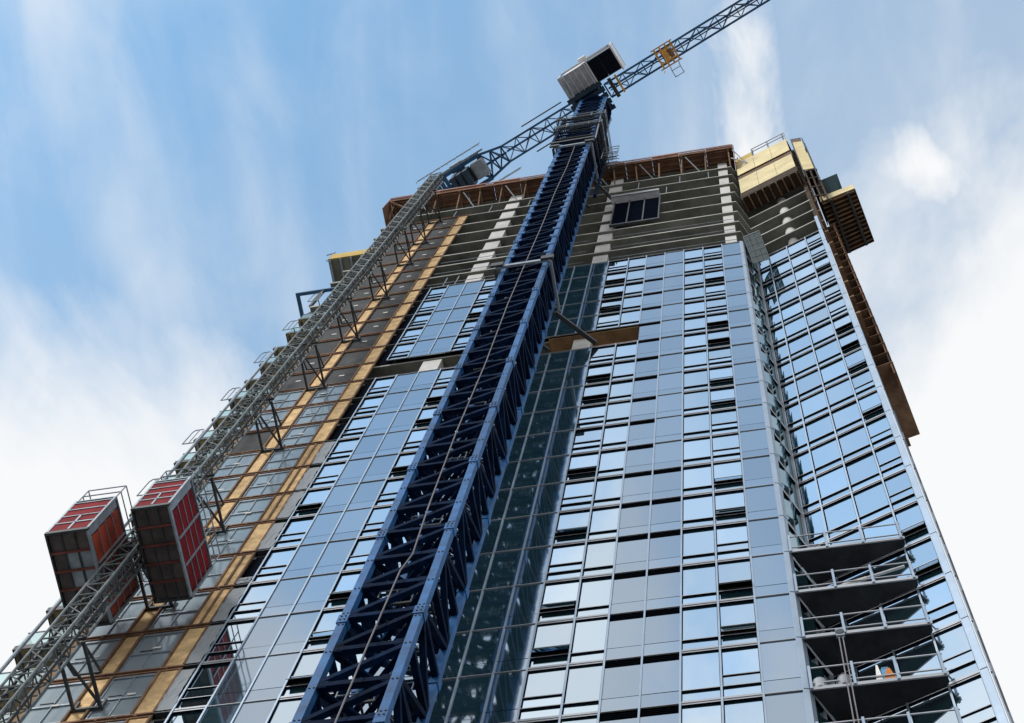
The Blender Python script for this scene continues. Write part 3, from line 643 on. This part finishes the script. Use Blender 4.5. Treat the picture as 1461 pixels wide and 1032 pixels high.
for (k, h0, lab) in ((9, 2.7, 'smooth pale plastic sheet, highest of the sheets beside the plywood strip'), (10, 2.5, 'pale plastic sheet with loose foot, second from the top beside the plywood'),
                     (11, 2.75, 'pale plastic sheet, third from the top beside the plywood strip'), (12, 2.5, 'crumpled plastic sheet above the open dark cavity by the plywood strip'),
                     (13, 0.5, 'short torn plastic scrap at the foot of the dark cavity beside the hoist'), (14, 2.6, 'wrinkled plastic sheet just below the dark cavity beside the hoist'),
                     (15, 2.7, 'loose plastic sheet beside the reflection of the hoist, second from the bottom'), (16, 2.6, 'torn plastic sheet with a hole, lowest along the plywood strip')):
    film(k, h0, k * 7, lab)
# ------------------------------------------------------------------ tower crane
CX0, CX1, CY0, CY1 = -11.22, -9.02, 16.40, 18.55
cx, cy = (CX0 + CX1) / 2, (CY0 + CY1) / 2
hw, hd = (CX1 - CX0) / 2, (CY1 - CY0) / 2
crane = empty('tower_crane', 'tall blue lattice tower crane with its mast tied to the front of the tower', 'crane', (cx, cy, GZ))
SH = 5.62; ZJ = 38.2
def chord_mesh(lug):
    b = MB().box(-.11, .11, -.11, .11, 0, SH - .01, 'chord')
    b.box(-.14, .14, -.14, .14, 0, 0.22, 'chord').box(-.14, .14, -.14, .14, SH - .24, SH - .012, 'chord')
    return b
def bolts():
    b = MB()
    for z in (0.1, 0.32, SH - .1, SH - .34, 1.87, 3.74):
        for dx in (-.05, .06): b.tube((dx, -.165 if z < .25 or z > SH - .3 else -.135, z), (dx, -.09, z), 0.028, 'galvdark', 6)
    return b
chm = chord_mesh(False).mesh('chord'); blm = bolts().mesh('bolt_row')
hx = MB().beam((-hw + .1, 0, 0), (hw - .1, 0, 0), .17, 'navy', .20).mesh('strut')
hy = MB().beam((0, -hd + .1, 0), (0, hd - .1, 0), .17, 'navy', .20).mesh('strut')
BH = SH / 3
dx = MB().beam((-hw + .1, 0, .10), (hw - .1, 0, BH - .1), .16, 'navy', .17).mesh('diagonal')
dy = MB().beam((0, -hd + .1, .10), (0, hd - .1, BH - .1), .16, 'navy', .17).mesh('diagonal')
gp = MB().box(-.17, .17, -.012, .012, -.16, .16, 'navy').mesh('gusset')
secm = MB().box(-hw - .02, hw + .02, -hd - .02, -hd + .02, 0.0, .09, 'navy').mesh('mast_section')
pbm = MB().beam((-hw + .1, -hd + .1, 0), (hw - .1, hd - .1, 0), .16, 'navy', .1).mesh('plan_brace')
pbm2 = MB().beam((hw - .1, -hd + .1, 0), (-hw + .1, hd - .1, 0), .16, 'navy', .1).mesh('plan_brace')
lugm = MB().box(-.16, .16, -.035, .03, -.2, .2, 'chord').mesh('lug')
def ladder():
    b = MB(); x0, x1, y = hw - .95, hw - .5, hd - .45
    for x in (x0, x1): b.tube((x, y, 0), (x, y, SH), .022, 'galv', 5)
    for i in range(16): b.tube((x0, y, .2 + i * .35), (x1, y, .2 + i * .35), .014, 'galv', 4)
    for i in range(6):
        z = .5 + i * .9
        for a in range(6):
            t0, t1 = PI * a / 6, PI * (a + 1) / 6; xm = (x0 + x1) / 2
            b.beam((xm + .34 * math.cos(t0), y - .34 * math.sin(t0) * 2, z), (xm + .34 * math.cos(t1), y - .34 * math.sin(t1) * 2, z), .03, 'galv')
    for xx in (-.2, 0, .2): b.beam(((x0 + x1) / 2 + xx, y - .66, .5), ((x0 + x1) / 2 + xx, y - .66, 5.0), .02, 'galv')
    return b
ldm = ladder().mesh('ladder')
lan = MB()
for i in range(9): lan.box(-hw + .2 + i * .22, -hw + .26 + i * .22, -.1, hd - .15, 0, .04, 'galvdark')
lan.box(-hw + .15, hw - .9, -.14, -.08, -.04, .06, 'galvdark').beam((-hw + .2, -.1, 1.0), (hw - 1.0, -.1, 1.0), .03, 'galv').beam((-hw + .2, -.1, .5), (hw - 1.0, -.1, .5), .03, 'galv')
for i in range(3): lan.beam((-hw + .2 + i * .5, -.1, 0), (-hw + .2 + i * .5, -.1, 1.0), .03, 'galv')
lan = lan.mesh('landing')
zs = ZJ - 7 * SH - GZ                    # bottom of the lowest joint seen, relative to the base
nsec = 25
for s in range(nsec):
    zb = zs + s * SH
    sec = obj('mast_section', secm, crane, (0, 0, zb))
    obj('ring_bar', secm, sec, (0, 2 * hd, 0))
    for j in range(3):
        obj('plan_brace', pbm, sec, (0, 0, j * BH + .2)); obj('plan_brace', pbm2, sec, (0, 0, j * BH + .3))
    for sx_ in (-1, 1):
        for sy_ in (-1, 1):
            obj('chord', chm, sec, (sx_ * (hw - .11), sy_ * (hd - .11), 0))
            if sy_ < 0 and zb > 30: obj('bolt_row', blm, sec, (sx_ * (hw - .11), sy_ * (hd - .11), 0))
    for j in range(3):
        z = j * BH + .02
        for sy_ in (-1, 1):
            obj('strut', hx, sec, (0, sy_ * (hd - .09), z + .12))
            obj('diagonal', dx, sec, (0, sy_ * (hd - .09), z + .1), 0, (1 if sy_ < 0 else -1, 1, 1))
        for sx_ in (-1, 1):
            obj('strut', hy, sec, (sx_ * (hw - .09), 0, z + .12))
            obj('diagonal', dy, sec, (sx_ * (hw - .09), 0, z + .1), 0, (1, 1 if (j + s) % 2 else -1, 1))
        if zb > 30:
            for sx_ in ((-1, 1) if zb > 78 else ()): obj('lug', lugm, sec, (sx_ * (hw - .2), -hd + .0, z + .14))
            for sx_ in (-1, 1): obj('gusset', gp, sec, (sx_ * (hw - .28), -hd + .03, z + .14))
    if zb > 20:
        obj('ladder', ldm, sec); obj('landing', lan, sec, (0, 0, SH * .5))
# power cable down the front
def cr(n, mb, par=None): return obj(n, mb, par or crane, (-cx, -cy, -GZ))
cab = MB(); pts = [(-9.95, 16.25, 113.2), (-9.9, 16.25, 104), (-9.98, 16.22, 95), (-9.94, 16.2, 86), (-10.0, 16.2, 77), (-10.05, 16.22, 69), (-9.95, 16.2, 60), (-10.0, 16.22, 52), (-9.9, 16.2, 45), (-9.8, 16.2, 41.5), (-9.98, 16.22, 40.5), (-10.02, 16.2, 36), (-10.05, 16.2, 25), (-10.0, 16.2, 2)]
for a, b_ in zip(pts, pts[1:]): cab.tube(a, b_, .022, 'rope', 5)
cr('power_cable', cab)
# collars and tie struts
for zc, zt_, anchors in ((76.6, 75.6, ((-7.25, 20.24), (-13.0, 20.24))), (112.2, 110.5, ((-7.7, 20.24), (-12.6, 20.24)))):
    e = 0.16
    c = cr('collar', MB().box(CX0 - e, CX1 + e, CY0 - e - .12, CY0 - e, zc - .16, zc + .16, 'galv').box(CX0 - e, CX1 + e, CY1 + e, CY1 + e + .12, zc - .16, zc + .16, 'galvdark')
       .box(CX0 - e - .12, CX0 - e, CY0 - e, CY1 + e, zc - .14, zc + .14, 'galvdark').box(CX1 + e, CX1 + e + .12, CY0 - e, CY1 + e, zc - .10, zc + .10, 'galv'))
    for x in (CX0 - .1, CX1 + .1): cr('collar_shoe', MB().box(x - .3, x + .3, CY0 - .40, CY0 - .285, zc - .3, zc + .3, 'galvdark'))
    for i, (ax, ay_) in enumerate(anchors):
        st = (CX1 + .1, CY1 + .1) if i == 0 else (CX0 - .1, CY1 + .1)
        cr('tie_strut', MB().beam((st[0], st[1], zt_ + .5), (ax, ay_, zt_), .20, 'galvdark', .2))
    cr('tie_strut', MB().beam((CX0, CY1 + .1, zt_ + .5), (-9.5, 20.25, zt_), .16, 'galvdark', .16))
# climbing frame round the upper mast
cf = cr('climbing_frame', MB().box(CX0 - .4, CX1 + .4, CY0 - .42, CY0 - .36, 113.2, 113.6, 'galvdark'))
E0 = .30
for (x, y) in ((CX0 - E0, CY0 - E0), (CX1 + E0, CY0 - E0), (CX0 - E0, CY1 + E0), (CX1 + E0, CY1 + E0)):
    obj('frame_leg', MB().box(x - .1, x + .1, y - .1, y + .1, 106.5 if y > 17 else 112.9, 125.5, 'navy'), cf)
for i in range(8):
    z = 113.4 + i * 1.65
    mt = 'galvdark' if i % 2 else 'navy'
    obj('frame_rail', MB().box(CX0 - E0, CX1 + E0, CY0 - E0 - .05, CY0 - E0 + .05, z, z + .09, mt), cf)
    obj('frame_rail', MB().box(CX1 + E0 - .05, CX1 + E0 + .05, CY0 - E0, CY1 + E0, z, z + .09, mt), cf)
    obj('frame_rail', MB().box(CX0 - E0 - .05, CX0 - E0 + .05, CY0 - E0, CY1 + E0, z, z + .14, 'navy'), cf)
    obj('frame_diagonal', MB().beam((CX1 + E0, CY0 - E0, z), (CX1 + E0, CY1 + E0, z + 1.6), .1, 'navy'), cf)
    if i < 7: obj('frame_diagonal', MB().beam((CX0 - E0 if i % 2 else CX1 + E0, CY0 - E0, z), (CX1 + E0 if i % 2 else CX0 - E0, CY0 - E0, z + 1.6), .09, 'navy'), cf)
obj('guard_pipe', MB().tube((CX1 + .5, CY0 - .4, 112.5), (CX1 + .35, CY0 - .5, 124), .045, 'galv', 6), cf)
def walkway(z, e, lift=1.1, sides='fblr'):
    p = obj('work_platform', MB().box(CX0 - e, CX1 + e, CY0 - e, CY0 - e + .05, z, z + .07, 'galvdark'), cf)
    for i in range(3):
        o_ = .42 + (e - .42) * (i + .3) / 3
        obj('grating_bar', MB().box(CX0 - e, CX1 + e, CY0 - o_ - .02, CY0 - o_ + .02, z, z + .05, 'galvdark'), p); obj('grating_bar', MB().box(CX1 + o_ - .02, CX1 + o_ + .02, CY0 - .4, CY1 + e, z, z + .05, 'galvdark'), p)
        obj('grating_bar', MB().box(CX0 - o_ - .02, CX0 - o_ + .02, CY0 - .4, CY1 + e, z, z + .05, 'galvdark'), p)
    for h in (.5, lift):
        obj('guard_rail', MB().tube((CX0 - e, CY0 - e, z + h), (CX1 + e, CY0 - e, z + h), .03, 'galv', 5), p)
        obj('guard_rail', MB().tube((CX1 + e, CY0 - e, z + h), (CX1 + e, CY1 + e, z + h), .03, 'galv', 5), p)
        obj('guard_rail', MB().tube((CX0 - e, CY0 - e, z + h), (CX0 - e, CY1 + e, z + h), .03, 'galv', 5), p)
    for x in (CX0 - e, cx - .8, cx + .8, CX1 + e): obj('rail_post', MB().tube((x, CY0 - e, z), (x, CY0 - e, z + lift), .025, 'galv', 5), p)
    for y in (CY0 + .7, CY1, CY1 + e):
        obj('rail_post', MB().tube((CX1 + e, y, z), (CX1 + e, y, z + lift), .025, 'galv', 5), p); obj('rail_post', MB().tube((CX0 - e, y, z), (CX0 - e, y, z + lift), .025, 'galv', 5), p)
walkway(118.6, 0.62); walkway(122.3, 0.7, 1.6)
for z in (115.8, 118.2): 
    p = obj('side_basket', MB().box(CX1 + .35, CX1 + 1.5, CY1 - .6, CY1 - .55, z, z + .06, 'galvdark'), cf)
    for i in range(5): obj('grating_bar', MB().box(CX1 + .35, CX1 + 1.5, CY1 - .5 + i * .22, CY1 - .46 + i * .22, z, z + .04, 'galvdark'), p)
    for xx in (CX1 + .4, CX1 + 1.0, CX1 + 1.5):
        obj('rail_post', MB().tube((xx, CY1 - .6, z), (xx, CY1 - .6, z + 2.2), .03, 'galv', 5), p)
    for h in (1.1, 2.2): obj('guard_rail', MB().tube((CX1 + .35, CY1 - .6, z + h), (CX1 + 1.5, CY1 - .6, z + h), .03, 'galv', 5), p)
# slewing unit, cab and jibs
ja = math.radians(-22.3); jd = Vector((math.cos(ja), math.sin(ja), 0)); jn = Vector((-math.sin(ja), math.cos(ja), 0))
O = Vector((cx - .2, cy - .47, 0))
JZ = 142.6
def at(s, n, z): v = O + jd * s + jn * n; return Vector((v.x, v.y, z))
top = Vector((cx, cy, GZ))
slew = cr('slewing_unit', MB().tube((cx, cy, 137.2), (cx, cy, 138.0), 1.35, 'navy', 20))
obj('turntable', MB().tube((cx, cy, 138.01), (cx, cy, 138.7), 1.2, 'galvdark', 20), slew)
for s, n in ((-1.2, -.9), (1.2, -.9), (-1.2, .9), (1.2, .9)): obj('frame_leg', MB().beam(at(s, n, 138.5), at(s * .7, n * .8, JZ + .2), .22, 'jib'), slew)
obj('upper_frame', MB().beam(at(-1.4, -.85, 138.8), at(1.4, -.85, 138.8), .3, 'navy'), slew)
obj('upper_frame', MB().beam(at(-1.4, .85, 138.8), at(1.4, .85, 138.8), .3, 'navy'), slew)
for a in range(5): obj('platform_grating', MB().beam(at(-1.6, -1.2 + a * .55, 138.45), at(1.6, -1.2 + a * .55, 138.45), .38, 'jibdark', .06), slew)
for a in (-.6, 0, .6): obj('cross_brace', MB().beam(at(-1.2, a, 139.5), at(1.2, -a, 142), .14, 'navy'), slew)
# operator house beside the mast
hz = 139.2
house = cr('operator_house', MB().beam(at(-1.0, -3.4, hz + .08), at(3.4, -3.4, hz + .08), 0.12, 'white', .16).beam(at(-1.0, -1.35, hz + .08), at(3.4, -1.35, hz + .08), 0.12, 'white', .16))
def hbox(n, s0, s1, n0, n1, z0, z1, m):
    s0, s1, n0, n1 = (v + 1.1 if v > 0 else v * .9 + 1.1 for v in (s0, s1)), 0, n0 + .6, n1 + .6
    s0, s1 = s0
    b = MB(); p = [at(s0, n0, z0), at(s1, n0, z0), at(s1, n1, z0), at(s0, n1, z0)]; b.quadbox(p + [Vector((v.x, v.y, z1)) for v in p], m)
    return obj(n, b, house)
hbox('floor_panel', -2.25, .15, -3.83, -1.82, hz, hz + .06, 'greypaint')  # white floor coloured grey, its underside shade put into the colour
for i in range(5): hbox('floor_rib', -2.25 + i * .55, -2.19 + i * .55, -3.83, -1.82, hz - .1, hz - .003, 'white')
hbox('body', -2.2, .15, -3.8, -1.85, hz + .07, hz + 2.6, 'white')
hbox('cab_body', .2, 2.5, -3.8, -1.85, hz + .07, hz + 2.5, 'jibdark')
hbox('window', .25, 1.25, -3.75, -1.9, hz - .02, hz + .02, 'louvre'); hbox('window', 1.32, 2.45, -3.75, -1.9, hz - .02, hz + .02, 'louvre')
hbox('frame_bar', 2.5, 2.62, -4.0, -1.7, hz - .05, hz + 2.6, 'white'); hbox('frame_bar', .15, .26, -3.95, -1.75, hz - .06, hz + .06, 'white')
hbox('side_board', -2.75, -2.5, -3.9, -1.5, hz - .6, hz + 1.9, 'greypaint'); hbox('roof_unit', -.4, .3, -4.3, -3.95, hz + .6, hz + 1.5, 'tag')
hbox('roof', -2.3, 2.65, -3.95, -1.7, hz + 2.62, hz + 2.7, 'white')
obj('support_arm', MB().beam(at(0, -1.4, hz + .2), at(0, -.3, 139), .16, 'jib').beam(at(1.3, -1.4, hz + .2), at(1.3, -.3, 139), .16, 'jib'), house)
# jib
def lattice(name, s0, s1, w0, w1, zb, h, step, m, par=crane, cw=.17, bw=.08):
    j = cr(name, MB().beam(at(s0, -w0 / 2, zb), at(s0, w0 / 2, zb), .12, m))
    n = max(1, int(abs(s1 - s0) / step))
    f = lambda t: w0 + (w1 - w0) * t
    for sg in (-1, 1): obj('bottom_chord', MB().beam(at(s0, sg * w0 / 2, zb), at(s1, sg * w1 / 2, zb), cw, m), j)
    obj('top_chord', MB().beam(at(s0, 0, zb + h), at(s1, 0, zb + h), cw, m), j)
    for i in range(n):
        t0, t1 = i / n, (i + 1) / n; a, b_ = s0 + (s1 - s0) * t0, s0 + (s1 - s0) * t1; tm = (t0 + t1) / 2; mid = (a + b_) / 2
        lace = MB()
        sg = 1 if i % 2 else -1
        lace.beam(at(a, -sg * f(t0) / 2, zb), at(b_, sg * f(t1) / 2, zb), bw, m)
        lace.beam(at(b_, -f(t1) / 2, zb), at(b_, f(t1) / 2, zb), bw, m)
        for q_ in (-1, 1):
            lace.beam(at(a, q_ * f(t0) / 2, zb), at(mid, 0, zb + h), bw, m); lace.beam(at(mid, 0, zb + h), at(b_, q_ * f(t1) / 2, zb), bw, m)
        obj('lacing', lace, j)
    return j
jib = lattice('jib', 1.3, 46, 1.25, 1.1, JZ, 1.5, 1.75, 'jib')
obj('walkway', MB().beam(at(1.5, .1, JZ + .12), at(44, .1, JZ + .12), .1, 'jibdark', .03), jib)
winch = obj('trolley_winch', MB().box(-.3, .3, -.4, .4, 0, .7, 'jibdark').box(-.9, .9, -.25, .25, 0, .1, 'jibdark').tube((-.6, -.35, .4), (-.6, .35, .4), .3, 'jibdark', 10), jib, tuple(at(10.2, 0, JZ + .25) - O), ja)
# yellow fittings
tr = cr('trolley', MB().beam(at(6.2, -.5, JZ - .22), at(7.9, -.5, JZ - .22), .12, 'gold').beam(at(6.2, .5, JZ - .22), at(7.9, .5, JZ - .22), .12, 'gold'))
for s in (6.3, 6.8, 7.3, 7.8): obj('cross_bar', MB().beam(at(s, -.95, JZ - .25), at(s, .95, JZ - .25), .14, 'gold', .1), tr)
obj('rope_drum', MB().tube(at(7.0, -.45, JZ - .45), at(7.0, .45, JZ - .45), .22, 'gold', 12).tube(at(7.5, -.4, JZ - .4), at(7.5, .4, JZ - .4), .18, 'ledger', 12), tr)
obj('side_frame', MB().beam(at(6.0, .9, JZ - .2), at(8.0, .9, JZ - .2), .1, 'formedge').beam(at(6.0, -.9, JZ - .2), at(8.0, -.9, JZ - .2), .1, 'formedge'), tr)
bk = obj('service_basket', MB().beam(at(6.8, 1.3, JZ - 1.0), at(7.6, 1.3, JZ - 1.0), .06, 'galv').beam(at(6.8, 1.9, JZ - 1.0), at(7.6, 1.9, JZ - 1.0), .06, 'galv').beam(at(6.8, 1.3, JZ - 1.0), at(6.8, 1.9, JZ - 1.0), .06, 'galv').beam(at(7.6, 1.3, JZ - 1.0), at(7.6, 1.9, JZ - 1.0), .06, 'galv').beam(at(6.8, 1.3, JZ - 1), at(6.8, 1.0, JZ), .06, 'galv').beam(at(7.6, 1.3, JZ - 1), at(7.6, 1.0, JZ), .06, 'galv').beam(at(6.8, 1.9, JZ - 1), at(6.8, 1.9, JZ), .06, 'galv').beam(at(7.6, 1.9, JZ - 1), at(7.6, 1.9, JZ), .06, 'galv'), tr)
obj('pulley_block', MB().tube(at(6.3, 1.0, JZ - 1.6), at(6.1, 1.2, JZ - .3), .05, 'gold', 6), tr)
rf = cr('jib_foot', MB().beam(at(1.9, -.9, JZ - .3), at(1.9, .9, JZ - .3), .3, 'galvdark').beam(at(2.5, -.9, JZ - .3), at(2.5, .8, JZ - .3), .16, 'gold'))
for i, (s, n) in enumerate(((1.6, -.6), (2.1, .2), (2.4, -.7), (2.2, .75), (1.7, .5), (2.9, -.5))):
    p = at(s, n, JZ - .5); obj('foot_bracket', MB().box(-.2, .2, -.14, .14, -.15, .2, ('gold', 'galvdark', 'formedge')[i % 3]), rf, tuple(p - O), ja)
# counter jib
cj = lattice('counter_jib', -1.3, -9.0, 1.45, 1.5, JZ, 1.5, 1.5, 'jib')
for sg in (-1, 1): obj('outrigger_rail', MB().beam(at(-2.6, sg * 1.25, JZ + .2), at(-6.6, sg * 1.25, JZ + .2), .1, 'galvdark', .16), cj)
cj2 = lattice('counter_jib', -9.0, -11.0, 1.5, 2.3, JZ, .9, 1.0, 'jib', cw=.2, bw=.12)
cj3 = lattice('counter_jib', -11.0, -17.2, 2.3, 2.3, JZ, .7, 1.55, 'jib', cw=.34, bw=.2)
for i in range(3):
    s = -12.5 - i * .62
    p = cr('counterweight', MB().beam(at(s, -.8, JZ - .9), at(s, .8, JZ - .9), .42, 'jibdark', 2.2))
wb = cr('winch_house', MB().beam(at(-10.9, -.1, JZ - .2), at(-12.0, -.1, JZ - .2), 1.5, 'galv', 1.3))
obj('drum', MB().tube(at(-12.05, -.7, JZ - .3), at(-12.05, .6, JZ - .3), .45, 'galvdark', 14), wb)
for i in range(6): obj('end_plate', MB().beam(at(-14.6 - i * .42, -1.0, JZ - .15), at(-14.6 - i * .42, 1.0, JZ - .15), .3, 'jib', .3), cj3)
wk = cr('guard_walkway', MB().beam(at(-10.5, -1.4, JZ + .1), at(-17.2, -1.4, JZ + .1), .16, 'galv', .05))
for i in range(9): obj('rail_post', MB().tube(at(-10.6 - i * .8, -1.85, JZ), at(-10.6 - i * .8, -1.95, JZ + 1.3), .03, 'galv', 5), wk)
for h in (.5, 1.0, 1.3): obj('guard_rail', MB().tube(at(-10.6, -1.9, JZ + h), at(-17.1, -1.9, JZ + h), .028, 'galv', 5), wk)
for n_, s0, s1 in ((1.75, -8.6, -12.5),):
    for h in (.1, .6, 1.2): obj('guard_rail', MB().tube(at(s0, n_, JZ + h), at(s1, n_, JZ + h), .028, 'galv', 5), wk)
    for i in range(5): obj('rail_post', MB().tube(at(s0 - i * .95, n_, JZ), at(s0 - i * .95, n_, JZ + 1.2), .028, 'galv', 5), wk)
obj('roof_unit', MB().beam(at(-12.6, -1.2, JZ + .5), at(-13.8, -1.2, JZ + .5), .7, 'galv', .8), wk)
# ------------------------------------------------------------------ construction hoist
HX0, HX1, HY0, HY1 = -20.95, -20.27, 17.5, 18.18
hm = empty('hoist_mast', 'slender grey lattice hoist mast climbing the left side of the tower', 'hoist mast', ((HX0 + HX1) / 2, (HY0 + HY1) / 2, GZ))
a_, d_ = (HX1 - HX0) / 2, (HY1 - HY0) / 2
ms = MB(); HS = 3.0
for sx_ in (-1, 1):
    for sy_ in (-1, 1): ms.tube((sx_ * a_, sy_ * d_, 0), (sx_ * a_, sy_ * d_, HS), .045, 'mastgalv', 7)
for i in range(4):
    z = i * .75 + .05
    for sy_ in (-1, 1):
        ms.tube((-a_, sy_ * d_, z), (a_, sy_ * d_, z), .028, 'mastgalv', 5); ms.tube((-a_, sy_ * d_, z + (0 if i % 2 else .75)), (a_, sy_ * d_, z + (.75 if i % 2 else 0)), .024, 'mastgalv', 5)
    for sx_ in (-1, 1):
        ms.tube((sx_ * a_, -d_, z), (sx_ * a_, d_, z), .028, 'mastgalv', 5); ms.tube((sx_ * a_, -d_, z + (0 if i % 2 else .75)), (sx_ * a_, d_, z + (.75 if i % 2 else 0)), .024, 'galvdark', 5)
ms.box(a_ + .03, a_ + .09, -.05, .05, 0, HS, 'galvdark').box(-a_ - .09, -a_ - .03, -.05, .05, 0, HS, 'galvdark')
ms = ms.mesh('mast_section')
for i in range(40): obj('mast_section', ms, hm, (0, 0, i * HS))
tie = MB()
for x in (-.42, .42):
    tie.beam((x, .3, 0), (x, 2.42, -.0), .09, 'galvdark').beam((x, 2.42, 0), (x, 2.42, .5), .08, 'galvdark')
tie.beam((-.5, 2.42, 0), (.5, 2.42, 0), .1, 'galvdark').beam((-.42, .35, 0), (.42, 2.3, 0), .07, 'galvdark').beam((-.55, .2, 0), (.55, .2, 0), .09, 'galvdark').beam((-.42, .35, -.0), (-.42, 1.6, .65), .06, 'galvdark').beam((.42, .35, 0), (.42, 1.6, .65), .06, 'galvdark').beam((-.42, 1.6, .65), (.42, 1.6, .65), .06, 'galvdark')
tie = tie.mesh('tie_frame')
for z in (114.0, 107.1, 100.9, 92.2, 83.2, 74.7, 65.9, 56.6, 50.0, 42.9): obj('tie_frame', tie, hm, (0, 0, z - GZ))
def cabin(x0, x1, y0, y1, z0, h, lab, facer, glazed):
    t = empty('hoist_cabin', lab, 'hoist cabin', ((x0 + x1) / 2, (y0 + y1) / 2, z0), 'hoist cabins')
    w, d = (x1 - x0), (y1 - y0)
    q = lambda n, mb: obj(n, mb, t, (-w / 2, -d / 2, 0))
    nx, ny = (3, 5)
    for i in range(nx):
        for j in range(ny):
            xa, xb = .06 + (w - .12) * i / nx + .025, .06 + (w - .12) * (i + 1) / nx - .025; ya, yb = .08 + (d - .16) * j / ny + .03, .08 + (d - .16) * (j + 1) / ny - .03
            gl_ = glazed and (i >= 1) and j in (1, 2)
            q('floor_plate', MB().box(xa, xb, ya, yb, .05, .08, 'galv' if gl_ else 'hoistfloor'))
    for i in range(1, nx): q('floor_beam', MB().box(.06 + (w - .12) * i / nx - .025, .06 + (w - .12) * i / nx + .025, .05, d - .05, 0, .1, 'galvdark'))
    for j in range(1, ny): q('floor_beam', MB().box(.05, w - .05, .08 + (d - .16) * j / ny - .035, .08 + (d - .16) * j / ny + .035, -.02, .09, 'hoistbeam'))
    for (xa, xb, ya, yb) in ((0, w, 0, .08), (0, w, d - .08, d), (0, .06, .08, d - .08), (w - .06, w, .08, d - .08)): q('base_rail', MB().box(xa, xb, ya, yb, -.03, .14, 'galv' if xa else 'galvdark'))
    # front (short) wall with red slats
    for i in range(4): 
        zz = .2 + i * (h - .35) / 4; hh = (h - .35) / 4 - .07
        q('wall_panel', MB().box(.08, w * (.48 if i < 2 else 1) - .08 * (i >= 2), .02, .05, zz, zz + hh, 'red'))
        if i < 2: q('wall_panel', MB().box(w * .54, w - .08, .02, .05, zz, zz + hh, 'red'))
        q('wall_rail', MB().box(.06, w - .06, -.01, .05, zz + hh + .005, zz + hh + .065, 'galv'))
    q('wall_rail', MB().box(w * .485, w * .535, -.01, .05, .16, h * .5, 'galv'))
    for (xa, ya) in ((0, 0), (w - .08, 0), (0, d - .08), (w - .08, d - .08)): q('corner_post', MB().box(xa, xa + .08, ya, ya + .08, .141, h, 'galv'))
    # long walls
    for sx_, xa, xb in ((1, w - .05, w - .02), (-1, .02, .05)):
        m_ = facer
        nP, nR = 3, 4
        for i in range(nP):
            for j in range(nR):
                ya = .34 + (d - .52) * i / nP + .03; yb = .34 + (d - .52) * (i + 1) / nP - .03; za = .2 + (h - .3) * j / nR + .02; zb = .2 + (h - .3) * (j + 1) / nR - .02
                q('wall_panel', MB().box(xa, xb, ya, yb, za, zb, m_))
        for j in range(1, nR): q('wall_rail', MB().box(xa - .0 if sx_ < 0 else xa, xb + .02 if sx_ > 0 else xb, .32, d - .15, .2 + (h - .3) * j / nR - .018, .2 + (h - .3) * j / nR + .018, 'galv'))
        for i in range(1, nP): q('wall_stile', MB().box(xa, xb + .05 if sx_ > 0 else xb, .34 + (d - .52) * i / nP - .028, .34 + (d - .52) * i / nP + .028, .16, h - .05, 'galv'))
        q('gate_panel', MB().box(xa, xb, .09, .32, .2, h - .1, 'galv'))
    q('back_wall', MB().box(.08, w - .08, d - .06, d - .03, .15, h - .02, facer))
    q('roof', MB().box(.0, w, .0, d, h + .01, h + .08, 'galv'))
    for xx in (.05, w - .05):
        for yy in (.05, d * .33, d * .66, d - .05): q('roof_post', MB().tube((xx, yy, h + .08), (xx, yy, h + 1.15), .022, 'galv', 5))
        for hh in (.6, 1.15): q('roof_rail', MB().tube((xx, .05, h + hh), (xx, d - .05, h + hh), .022, 'galv', 5))
    for yy in (.05, d - .05):
        for hh in (.6, 1.15): q('roof_rail', MB().tube((.05, yy, h + hh), (w - .05, yy, h + hh), .022, 'galv', 5))
    q('lamp_bracket', MB().box(-.12, .0, .1, .3, h - .3, h - .05, 'galv'))
    return t
cabin(-20.14, -18.86, 16.2, 19.5, 48.5, 2.45, 'right hoist cabin with red slatted side wall beside the tower facade', 'red', False)
cabin(-22.55, -21.12, 16.2, 19.5, 47.2, 2.75, 'left hoist cabin, red and grey with pale floor plates, left of the hoist mast', 'orangered', True)
# guide pipe with loops, left of the hoist mast
t = empty('guide_pipe', 'pale vertical guide pipe with rounded bracket loops left of the hoist mast', 'pipe', (-23.1, 18.9, GZ))
obj('pipe', MB().tube((0, 0, 0), (0, 0, 80), .06, 'galv', 8).tube((.35, .1, 0), (.35, .1, 62), .03, 'galv', 6), t)
for i in range(7):
    z = zk(14 - i * 2) - GZ + .8 if i < 7 else 0
    lp = MB(); pl = [(-.62, .0, 0), (-.62, .0, 1.5), (-.54, 0, 1.75), (-.2, 0, 1.75), (-.1, 0, 1.5), (-.1, 0, 0)]
    for a, b_ in zip(pl, pl[1:]): lp.tube(a, b_, .025, 'galv', 5)
    lp.tube((-.62, 0, .0), (0, 0, .0), .025, 'galv', 5).tube((-.36, 0, 0), (-.36, 0, 1.75), .02, 'galv', 5).beam((0, 0, 0), (0, 1.4, 0), .05, 'galv')
    obj('bracket_loop', lp, t, (0, 0, z))
bpy.context.view_layer.update()
